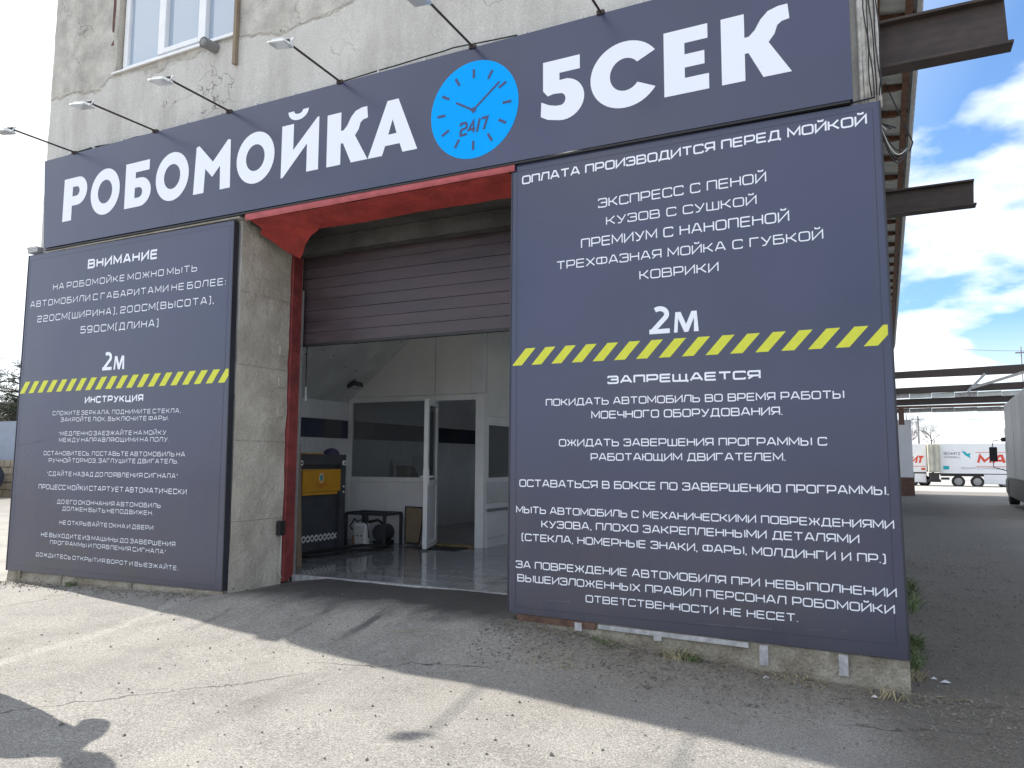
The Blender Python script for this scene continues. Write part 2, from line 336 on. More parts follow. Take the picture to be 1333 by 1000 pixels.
    for x0, y0, x1, y1, w in ((-4.5, -2.9, -3.35, -1.35, .006), (-7.6, -1.6, -7.2, -.35, .007), (-6.4, -3.2, -6.9, -1.2, .004), (-.3, -.9, 2.3, -.2, .006), (-2.2, -3.2, -1.2, -1.9, .003), (.9, 1.5, 2.6, 5.5, .008), (-3.6, -1.2, -2.3, -.75, .004)):
        L = math.hypot(x1 - x0, y1 - y0); tx, ty = (x1 - x0) / L, (y1 - y0) / L
        al = ma('ADD', ma('MULTIPLY', X, tx), ma('MULTIPLY_ADD', Y, ty, -(x0 * tx + y0 * ty)))
        ac = ma('ADD', ma('MULTIPLY', X, -ty), ma('MULTIPLY_ADD', Y, tx, -(-x0 * ty + y0 * tx)))
        d_ = ma('ABSOLUTE', ma('ADD', ac, wg), 0)
        k_ = ma('MULTIPLY', mr(d_, w * .4, w * 1.6, 1, 0), ma('MULTIPLY', mr(al, 0, .25), mr(al, L, L - .25)))
        ck = k_ if ck is None else ma('MAXIMUM', ck, k_)
    ck = ma('MULTIPLY', ck, mr(noi(6, 4), 0.38, 0.5))
    c = mixc(ma('MULTIPLY', ck, 0.7), c, (0.09, 0.085, 0.08, 1))
    # aggregate grain
    g1 = noi(105, 3, 0.8); g2 = noi(38, 4, 0.75)
    gr = ma('MULTIPLY', mr(g1, 0.34, 0.66, 0.48, 1.5), mr(g2, 0.3, 0.7, 0.80, 1.20))
    vs = n.new('ShaderNodeVectorMath'); vs.operation = 'SCALE'; l.new(c, vs.inputs[0]); l.new(gr, vs.inputs['Scale'])
    l.new(vs.outputs[0], b.inputs['Base Color'])
    rg = mr(wet, 0, 1, 0.93, 0.62); l.new(rg, b.inputs['Roughness'])
    b.inputs['Specular IOR Level'].default_value = 0.3
    bp = n.new('ShaderNodeBump'); bp.inputs['Strength'].default_value = 0.8; bp.inputs['Distance'].default_value = 0.014; l.new(g1, bp.inputs['Height'])
    bq = n.new('ShaderNodeBump'); bq.inputs['Strength'].default_value = 0.35; bq.inputs['Distance'].default_value = 0.03; l.new(noi(14, 8, 0.7), bq.inputs['Height']); l.new(bp.outputs[0], bq.inputs['Normal'])
    br = n.new('ShaderNodeBump'); br.inputs['Strength'].default_value = 1; br.inputs['Distance'].default_value = -0.02; l.new(ck, br.inputs['Height']); l.new(bq.outputs[0], br.inputs['Normal'])
    l.new(br.outputs[0], b.inputs['Normal'])
    return m
MT['ground'] = ground_mat()

# ------------------------------------------------------------------ mesh helpers
ORG = {}
class MB:
    def __init__(s): s.v = []; s.f = []
    def add(s, vs, fs):
        k = len(s.v); s.v += [Vector(v) for v in vs]; s.f += [tuple(i + k for i in f) for f in fs]; return s
    def box(s, x0, x1, y0, y1, z0, z1):
        return s.add([(x0, y0, z0), (x1, y0, z0), (x1, y1, z0), (x0, y1, z0), (x0, y0, z1), (x1, y0, z1), (x1, y1, z1), (x0, y1, z1)],
                     [(0, 3, 2, 1), (4, 5, 6, 7), (0, 1, 5, 4), (1, 2, 6, 5), (2, 3, 7, 6), (3, 0, 4, 7)])
    def hexa(s, P):
        return s.add(P, [(0, 3, 2, 1), (4, 5, 6, 7), (0, 1, 5, 4), (1, 2, 6, 5), (2, 3, 7, 6), (3, 0, 4, 7)])
    def beam(s, a, b, w, h, up=(0, 0, 1)):
        a = Vector(a); b = Vector(b); d = (b - a).normalized(); r = d.cross(Vector(up)).normalized(); u = r.cross(d)
        P = []
        for q in (a, b):
            for i, j in ((-1, -1), (1, -1), (1, 1), (-1, 1)): P.append(q + r * i * w / 2 + u * j * h / 2)
        return s.add(P, [(0, 1, 2, 3), (7, 6, 5, 4), (0, 4, 5, 1), (1, 5, 6, 2), (2, 6, 7, 3), (3, 7, 4, 0)])
    def tube(s, pts, r, n=8, caps=True):
        pts = [Vector(p) for p in pts]; k = len(s.v); rs = r if isinstance(r, (list, tuple)) else [r] * len(pts)
        t0 = (pts[1] - pts[0]).normalized(); ref = Vector((0, 0, 1)) if abs(t0.z) < 0.9 else Vector((1, 0, 0)); a = t0.cross(ref).normalized()
        for i, p in enumerate(pts):
            t = (pts[min(i + 1, len(pts) - 1)] - pts[max(i - 1, 0)]).normalized()
            a = (a - t * a.dot(t)).normalized(); b = t.cross(a)
            for j in range(n):
                g = 2 * math.pi * j / n; s.v.append(p + (a * math.cos(g) + b * math.sin(g)) * rs[i])
        for i in range(len(pts) - 1):
            for j in range(n):
                j2 = (j + 1) % n; s.f.append((k + i * n + j, k + i * n + j2, k + (i + 1) * n + j2, k + (i + 1) * n + j))
        if caps:
            s.f.append(tuple(k + j for j in range(n))[::-1]); s.f.append(tuple(k + (len(pts) - 1) * n + j for j in range(n)))
        return s
    def prism(s, pts, y0, y1):      # polygon in (x, z), extruded in y
        n = len(pts); k = len(s.v)
        s.v += [Vector((x, y0, z)) for x, z in pts] + [Vector((x, y1, z)) for x, z in pts]
        s.f.append(tuple(k + i for i in range(n))); s.f.append(tuple(k + n + i for i in range(n))[::-1])
        for i in range(n): j = (i + 1) % n; s.f.append((k + i, k + n + i, k + n + j, k + j))
        return s
    def prism_x(s, pts, x0, x1):    # polygon in (y, z), extruded in x
        n = len(pts); k = len(s.v)
        s.v += [Vector((x0, y, z)) for y, z in pts] + [Vector((x1, y, z)) for y, z in pts]
        s.f.append(tuple(k + i for i in range(n))); s.f.append(tuple(k + n + i for i in range(n))[::-1])
        for i in range(n): j = (i + 1) % n; s.f.append((k + i, k + n + i, k + n + j, k + j))
        return s
    def flat(s, outer, holes, y):   # filled outline in (x, z) at depth y
        loops = [[Vector((a, b, 0)) for a, b in lp] for lp in [outer] + list(holes)]
        tris = tessellate_polygon(loops); k = len(s.v)
        for lp in loops: s.v += [Vector((q.x, y, q.y)) for q in lp]
        s.f += [tuple(k + i for i in t) for t in tris]; return s
    def cyl(s, c, axis, r, h, n=20):
        c = Vector(c); d = Vector(axis).normalized(); return s.tube([c - d * h / 2, c + d * h / 2], r, n)
    def mesh(s, name, off=None):
        me = bpy.data.meshes.new(name); off = off or Vector((0, 0, 0))
        me.from_pydata([tuple(v - off) for v in s.v], [], s.f); me.update(); return me
    def build(s, name, m, parent=None, smooth=False, bevel=0.0, recalc=True):
        off = ORG.get(parent.name, Vector((0, 0, 0))) if parent else Vector((0, 0, 0))
        me = s.mesh(name, off)
        if recalc:
            bm = bmesh.new(); bm.from_mesh(me); bmesh.ops.recalc_face_normals(bm, faces=bm.faces); bm.to_mesh(me); bm.free()
        o = bpy.data.objects.new(name, me); COL.objects.link(o)
        me.materials.append(m if not isinstance(m, str) else MT[m])
        if parent: o.parent = parent; ORG[o.name] = off
        if smooth:
            for p in me.polygons: p.use_smooth = True
        if bevel:
            bv = o.modifiers.new('bevel', 'BEVEL'); bv.width = bevel; bv.segments = 2; bv.limit_method = 'ANGLE'
        return o
def tag(o, label=None, cat=None, group=None, kind=None):
    if label: o['label'] = label
    if cat: o['category'] = cat
    if group: o['group'] = group
    if kind: o['kind'] = kind
    return o
def thing(name, loc, label, cat, group=None):
    o = bpy.data.objects.new(name, None); COL.objects.link(o); o.location = loc; o.empty_display_size = 0.1
    ORG[o.name] = Vector(loc); return tag(o, label, cat, group)
def copy_tree(o, parent=None, loc=None):
    c = o.copy(); COL.objects.link(c)
    if parent: c.parent = parent
    if loc is not None: c.location = loc
    for ch in [x for x in bpy.data.objects if x.parent == o]: copy_tree(ch, c)
    return c
def sstep(a, b, x):
    t = min(1, max(0, (x - a) / (b - a))); return t * t * (3 - 2 * t)
def interp(x, pts):
    if x <= pts[0][0]: return pts[0][1]
    for (a, p), (b, q) in zip(pts, pts[1:]):
        if x <= b: return p + (q - p) * (x - a) / (b - a)
    return pts[-1][1]

# ------------------------------------------------------------------ ground
GX = [(-9.6, -0.02), (-8.9, 0.0), (-5.7, 0.10), (-5.1, 0.165), (-2.5, 0.165), (-0.8, 0.01), (0.1, -0.03), (0.8, 0.0)]
def gz(x, y, fine=True):
    z = interp(x, GX) * sstep(-1.15, 0.1, y) * (1 - sstep(1.3, 2.0, y) if x > -5.7 and x < -2.3 else 1)
    if x > 0.1: z *= 1 - sstep(0.5, 3, y)
    if y > 10: z -= 0.65 * min(1, (y - 10) / 60)
    if x < -14: z -= 0.0
    if fine and -14 < x < 5 and -6 < y < 12:
        z += 0.012 * (noise.noise(Vector((x * 1.7, y * 1.7, 3))) ) + 0.004 * noise.noise(Vector((x * 9, y * 9, 1)))
    return z
xs = [-900, -400, -200, -100, -60, -40, -30, -24, -20, -17, -15]
x = -14.0
while x < 4: xs.append(x); x += 0.07 if -10 < x < 1.6 else 0.2
xs += [4.3, 4.8, 5.5, 6.5, 8, 10, 14, 20, 30, 50, 90, 200, 400, 900]
ys = [-900, -300, -100, -50, -25, -15, -10, -8, -6.5]
y = -5.5
while y < 3: ys.append(y); y += 0.07 if y > -4 and y < 0.9 else 0.2
ys += [3.2, 3.8, 4.5, 5.5, 7, 8.5, 10, 12, 15, 20, 25, 30, 36, 42, 48, 55, 62, 70, 80, 100, 140, 200, 400, 900]
g = MB(); nx = len(xs)
for yy in ys:
    for xx in xs:
        inside = -8.6 < xx < -0.2 and yy > 1.02
        g.v.append(Vector((xx, yy, -0.25 if inside and yy < 41 else gz(xx, yy))))
for j in range(len(ys) - 1):
    for i in range(nx - 1):
        k = j * nx + i; g.f.append((k, k + 1, k + nx + 1, k + nx))
tag(g.build('ground', 'ground', smooth=True, recalc=False), kind='structure')

# ------------------------------------------------------------------ building
bld = thing('car_wash_building', (-4.4, 0.1, 0), 'grey plastered car wash building with navy signs over its open drive-in bay', 'building')
YF = 0.085
def roofz(x):
    return 7.25 + (9.0 - 7.25) * (x + 8.86) / 4.46 if x < -4.4 else 9.0 + (7.0 - 9.0) * (x + 4.4) / 4.45
def wobble(p, a=0.012):
    return a * noise.noise(p * 3.1) + a * 0.6 * noise.noise(p * 9.7)
def wall_grid(rects, step=0.12):
    m = MB()
    for x0, x1, z0, z1 in rects:
        nx_ = max(1, round((x1 - x0) / step)); nz_ = max(1, round((z1 - z0) / step)); k = len(m.v)
        for j in range(nz_ + 1):
            for i in range(nx_ + 1):
                xx = x0 + (x1 - x0) * i / nx_; zz = z0 + (z1 - z0) * j / nz_
                if z1 > 6.9 and j == nz_: zz = roofz(xx)
                e = 0 if i in (0, nx_) and (abs(xx) < 0.3 or xx < -8.5) else 1
                ex = wobble(Vector((zz * 2, 7, xx))) * 1.5 if xx < -8.8 else 0
                m.v.append(Vector((xx + ex, YF + wobble(Vector((xx, 0, zz))) * e, zz)))
        for j in range(nz_):
            for i in range(nx_):
                q = k + j * (nx_ + 1) + i; m.f.append((q, q + 1, q + nx_ + 2, q + nx_ + 1))
    return m
WX0, WX1, WZ0, WZ1 = -7.70, -5.86, 5.76, 7.05
# gable wall in grid patches round the doorway and the window
fw = wall_grid([(-8.86, -5.62, 0.15, 3.80), (-2.58, 0.05, 0.1, 3.80), (-8.86, 0.05, 3.80, WZ0), (-8.86, WX0, WZ0, 7.2), (WX1, 0.05, WZ0, 7.2)])
fw.build('gable_wall', 'plaster', bld, smooth=True, recalc=False)
up = MB()
up.add([(WX0, YF, WZ1), (WX1, YF, WZ1), (WX1, YF, roofz(WX1)), (WX0, YF, roofz(WX0))], [(0, 1, 2, 3)])
up.build('window_head_wall', 'plaster', bld, recalc=False)
rv = MB()
for a in ((WX0, WX0 - .02), (WX1, WX1 + .02)): rv.box(min(a), max(a), YF + .002, YF + .2, WZ0 - .02, WZ1)
rv.box(WX0, WX1, YF + .012, YF + .2, WZ0 - .03, WZ0 - .004)
rv.build('window_reveal', 'concrete', bld)
# solid body of the building behind the face
bd = MB()
bd.box(-8.84, -8.5, .16, 42, -0.2, 7.2)
bd.box(-0.30, 0.045, .16, 1.4, -0.7, 6.9); bd.box(-0.30, 0.045, 1.4, 8.6, -0.7, 1.3); bd.box(-0.30, 0.045, 1.4, 8.6, 3.5, 6.9); bd.box(-0.30, 0.045, 8.6, 42, -0.7, 6.9)  # gap left for the unseen windows added to light the hall
bd.box(-8.84, 0.045, 41.7, 42, -0.7, 7.0)
bd.box(-8.84, -7.5, .16, .4, -0.2, 3.8)
bd.box(-7.5, -5.64, .16, .4, -0.2, 3.8)
bd.box(-2.60, -0.3, .16, .4, -0.2, 3.8)
bd.build('side_wall', 'plaster', bld)
bs = MB(); bs.box(-8.84, -8.78, .09, .16, -0.1, 7.2); bs.box(-0.02, 0.04, .10, .16, -0.1, 7.0); bs.build('corner_edge', 'plaster', bld)
rf = MB()
rf.hexa([(-8.95, -0.02, 7.22), (-4.4, -0.02, 9.03), (-4.4, 42.2, 9.03), (-8.95, 42.2, 7.22), (-8.95, -0.02, 7.32), (-4.4, -0.02, 9.13), (-4.4, 42.2, 9.13), (-8.95, 42.2, 7.32)])
def rp(x0, x1, y0, y1):
    za, zb = 9.03 - .4157 * (x0 + 4.4), 9.03 - .4157 * (x1 + 4.4)
    rf.hexa([(x0, y0, za), (x1, y0, zb), (x1, y1, zb), (x0, y1, za), (x0, y0, za + .1), (x1, y0, zb + .1), (x1, y1, zb + .1), (x0, y1, za + .1)])
rp(-4.4, -3.8, -.02, 42.2); rp(-3.8, -.9, -.02, 1.8); rp(-3.8, -.9, 8.0, 42.2); rp(-.9, .05, -.02, 42.2)  # roof opening added out of view to bring daylight into the hall
rf.build('roof', 'corrugated', bld)
# pillar face beside the opening: stacked rough blocks with joints
zs = [0.02, 0.775, 1.555, 2.30, 3.03, 3.76]
for i in range(5):
    m = MB(); nY, nZ = 8, 8; z0, z1 = zs[i] + (.002 if i else 0), zs[i + 1] - .002
    for j in range(nZ + 1):
        for k in range(nY + 1):
            yy = .065 + .70 * k / nY; zz = z0 + (z1 - z0) * j / nZ
            e = 1 if 0 < j < nZ and k > 0 else .3
            m.v.append(Vector((-5.615 + .016 * noise.noise(Vector((yy * 5, zz * 4, 9))) * e, yy + (.012 * noise.noise(Vector((2, zz * 7, 9))) if k == 0 else 0), zz)))
    for j in range(nZ):
        for k in range(nY):
            q = j * (nY + 1) + k; m.f.append((q, q + 1, q + nY + 2, q + nY + 1))
    o = m.build('concrete_block', 'concrete', bld, smooth=True)
    o2 = MB().box(-6.0, -5.63, .10, .765, z0, z1).build('concrete_block', 'concrete', bld)
MB().box(-5.99, -5.645, .12, .75, 0.0, 3.78).build('pillar_core', 'mortar', bld)
MB().box(-2.59, -2.40, .405, .9, 0.0, 3.71).build('right_pillar', 'concrete', bld)
MB().box(-6.1, -2.4, .17, .93, 3.72, 3.80).build('lintel_soffit', 'dark_lintel', bld)
MB().box(-5.62, -2.60, .80, .93, 3.55, 3.715).build('lintel_beam', 'dark_lintel', bld)
# red door frame on the left
df = MB(); df.box(-5.665, -5.588, .775, .86, .12, 3.715); df.box(-5.665, -5.598, .862, .93, .15, 3.715)
df.build('door_frame', 'red_paint', bld, bevel=.006)
for zz in (2.50, 2.17, 1.86): MB().box(-5.612, -5.592, .62, .71, zz - .05, zz + .05).build('frame_lug', 'concrete', bld, bevel=.004)
MB().box(-5.60, -5.585, .935, .95, .16, 3.2).build('door_track', 'grey_steel', bld)
# lifted sectional door: five wide boards
gd = MB().box(-5.82, -2.5, 1.04, 1.05, 2.62, 3.9).build('garage_door', 'shutter', bld)
for i in range(10):
    z0 = 2.62 + i * .12
    m = MB(); m.box(-5.80, -2.5, 1.0 + .0015 * (i % 3), 1.039, z0 + .0015, z0 + .1185)
    o = m.build('panel', 'shutter', gd, bevel=.0025)
MB().box(-5.80, -2.5, .992, 1.045, 2.595, 2.62).build('bottom_seal', 'black', gd)
# plinth under the banners
def plinth(x0, x1, zt0, zt1, name):
    n_ = max(2, int((x1 - x0) / .12)); m = MB()
    for i in range(n_ + 1):
        xx = x0 + (x1 - x0) * i / n_; t = i / n_; zt = zt0 + (zt1 - zt0) * t; a = .01 * noise.noise(Vector((xx * 4, 1, 1)))
        for zz, yy in ((gz(xx, 0) - .08, .005 + a), (gz(xx, 0) + .02, .0 + a), (zt - .012, .012 + a * .6), (zt, .03 + a), (zt, .16)):
            m.v.append(Vector((xx, yy + .010 * noise.noise(Vector((xx * 9, zz * 15, 2))), zz)))
    for i in range(n_):
        for j in range(4): k = i * 5 + j; m.f.append((k, k + 5, k + 6, k + 1))
    m.f.append(tuple(range(5))); k = n_ * 5; m.f.append(tuple(range(k, k + 5)))
    return m.build(name, 'plinth', bld, smooth=False)
plinth(-8.93, -5.62, .125, .148, 'plinth')
plinth(-2.55, 0.10, .225, .175, 'plinth')
MB().box(-8.93, -8.80, .17, .5, -.05, .5).build('plinth', 'plinth', bld)
# eave along the right hand side
ez = lambda yy: 6.96 - .027 * yy
def eave_box(x0, x1, y0, y1, dz0, dz1): return [(x0, y0, ez(y0) + dz0), (x1, y0, ez(y0) + dz0), (x1, y1, ez(y1) + dz0), (x0, y1, ez(y1) + dz0), (x0, y0, ez(y0) + dz1), (x1, y0, ez(y0) + dz1), (x1, y1, ez(y1) + dz1), (x0, y1, ez(y1) + dz1)]
sh = MB(); k = 0; nC = 560
for i in range(nC + 1):
    yy = -.1 + 30.1 * i / nC; dz = .012 if (i // 2) % 2 else -.012
    sh.v += [Vector((0.05, yy, ez(yy) + .14 + dz)), Vector((0.66, yy, ez(yy) + .05 + dz))]
for i in range(nC): sh.f.append((2 * i, 2 * i + 1, 2 * i + 3, 2 * i + 2))
sh.build('eave_sheet', 'corrugated', bld, recalc=False)
MB().hexa(eave_box(.585, .625, -.1, 30, -.06, .08)).build('fascia', 'fascia', bld)
MB().hexa(eave_box(.46, .54, -.1, 30, -.07, -.0)).build('purlin', 'rafter', bld)
MB().hexa(eave_box(.10, .18, -.1, 30, -.05, .03)).build('purlin', 'rafter', bld)
yy = .3; rm = None
while yy < 30:
    if rm is None:
        ro = MB().prism([(0.05, .02), (0.36, -.02), (.50, .0), (.565, .03), (.565, .045), (0.05, .12)], -.03, .03).build('rafter', 'rafter', bld, bevel=.008)
        rm = ro.data; base = Vector((4.4, -.1, 0)); ORG[ro.name] = Vector((-4.4, .1, 0))
        # mesh was offset by the building origin, undo by rebuilding round zero
        for v_ in rm.vertices: v_.co += Vector((-4.4, .1, 0))
    else:
        ro = bpy.data.objects.new('rafter', rm); COL.objects.link(ro); ro.parent = bld
        b_ = ro.modifiers.new('bevel', 'BEVEL'); b_.width = .008
    ro.location = Vector((random.uniform(-.01, .01), yy + random.uniform(-.05, .05), ez(yy) + random.uniform(-.012, .01))) - Vector((-4.4, .1, 0))
    ro.rotation_euler = (0, 0, random.uniform(-.04, .04)); yy += .9
# ragged white insulation strips and corner by the sign end
for i in range(5):
    x0 = -.03 + i * .026
    pts = []
    for j in range(15):
        zz = 3.72 + j * .24; pts.append((x0 + .012 * noise.noise(Vector((i * 5, zz * 3, 0))), .05 + .006 * (i % 2) + .01 * noise.noise(Vector((i, zz * 2, 5))), zz))
    MB().tube(pts, [.013 + .006 * random.random() for _ in pts], 6).build('insulation_strip', 'foam', bld, smooth=True)

# upper window
def window(parent, x0, x1, z0, z1, yf, mull, fr, pn):
    w = .07; m = MB()
    m.box(x0, x1, yf, yf + .07, z0, z0 + w); m.box(x0, x1, yf, yf + .07, z1 - w, z1)
    m.box(x0, x0 + w, yf, yf + .07, z0 + w, z1 - w); m.box(x1 - w, x1, yf, yf + .07, z0 + w, z1 - w)
    f = m.build('window', fr, parent, bevel=.006)
    return f
wn_ = window(bld, WX0 + .03, WX1 - .01, WZ0 + .01, WZ1 + .1, YF + .06, None, 'pvc', 'glass_win')
edges = [WX0 + .10, -7.03, -6.40, WX1 - .08]
for i in range(3):
    a, b_ = edges[i], edges[i + 1]; w = .055
    m = MB(); y0 = YF + (.045 if i == 1 else .055)
    if i == 1:
        m.box(a - .05, a + w, y0, y0 + .06, WZ0 + .085, WZ1); m.box(b_ - w, b_ + .05, y0, y0 + .06, WZ0 + .085, WZ1); m.box(a + w, b_ - w, y0, y0 + .06, WZ0 + .085, WZ0 + .14)
        m.build('sash', 'pvc', wn_, bevel=.005)
    pz = WZ0 + (.14 if i == 1 else .085)
    MB().add([(a + (w if i == 1 else -.03), YF + .10 + .001 * i, pz), (b_ - (w if i == 1 else -.03), YF + .10 + .001 * i, pz), (b_ - (w if i == 1 else -.03), YF + .094 + .001 * i, WZ1), (a + (w if i == 1 else -.03), YF + .094 + .001 * i, WZ1)], [(0, 1, 2, 3)]).build('pane', 'glass_win', wn_, recalc=False)
MB().hexa([(WX0 - .03, YF - .035, WZ0 - .035), (WX1 + .02, YF - .035, WZ0 - .035), (WX1 + .02, YF + .08, WZ0 - .01), (WX0 - .03, YF + .08, WZ0 - .01), (WX0 - .03, YF - .035, WZ0 - .015), (WX1 + .02, YF - .035, WZ0 - .015), (WX1 + .02, YF + .08, WZ0 + .012), (WX0 - .03, YF + .08, WZ0 + .012)]).build('sill', 'pvc', wn_, bevel=.003)
MB().box(WX0 - .1, WX0 - .06, YF - .004, YF + .05, 6.1, 6.9).build('exposed_brick', 'brick', bld)
# stub of pipe and timber batten beside the window
pm_ = MB().tube([(-6.12, YF + .06, 5.66), (-6.12, YF - .17, 5.645)], .055, 18, caps=False); pm_.tube([(-6.12, YF - .17, 5.645), (-6.12, YF + .02, 5.66)], .046, 18, caps=True)
pm_.build('pipe_stub', 'pipe_grey', bld, smooth=True)
MB().box(-5.835, -5.795, YF - .05, YF - .005, 5.40, 7.1).build('batten', 'cardboard', bld, bevel=.004)

# ------------------------------------------------------------------ lettering
def rounded(pts, closed):
    out = []; n_ = len(pts)
    for i, p in enumerate(pts):
        r = p[2] if len(p) > 2 else 0
        if r == 0 or (not closed and i in (0, n_ - 1)): out.append((p[0], p[1])); continue
        P = Vector(p[:2]); A = Vector(pts[(i - 1) % n_][:2]); B = Vector(pts[(i + 1) % n_][:2])
        da = (A - P); db = (B - P); r = min(r, da.length / 2, db.length / 2); da.normalize(); db.normalize()
        a = P + da * r; b = P + db * r
        for j in range(5):
            t = j / 4; q = a * (1 - t) ** 2 + P * 2 * t * (1 - t) * 1.0 + b * t * t; out.append((q.x, q.y))
    return out
def stroke(mb, pts, w, y, closed=False):
    n_ = len(pts); L = []; Rr = []
    P = [Vector(p) for p in pts]
    for i in range(n_):
        if closed: a, b = P[i - 1], P[(i + 1) % n_]
        else: a, b = P[max(0, i - 1)], P[min(n_ - 1, i + 1)]
        d1 = (P[i] - a); d2 = (b - P[i])
        if d1.length < 1e-7: d1 = d2
        if d2.length < 1e-7: d2 = d1
        d1 = d1.normalized(); d2 = d2.normalized(); n1 = Vector((-d1.y, d1.x)); n2 = Vector((-d2.y, d2.x)); nn = n1 + n2
        if nn.length < 1e-4: nn = n1
        nn = nn.normalized(); c = max(.45, nn.dot(n1)); q = nn * (w / 2 / c)
        L.append(P[i] + q); Rr.append(P[i] - q)
    k = len(mb.v)
    for a, b in zip(L, Rr): mb.v += [Vector((a.x, y, a.y)), Vector((b.x, y, b.y))]
    for i in range(n_ if closed else n_ - 1):
        j = (i + 1) % n_; mb.f.append((k + 2 * i, k + 2 * i + 1, k + 2 * j + 1, k + 2 * j))
q_ = .24
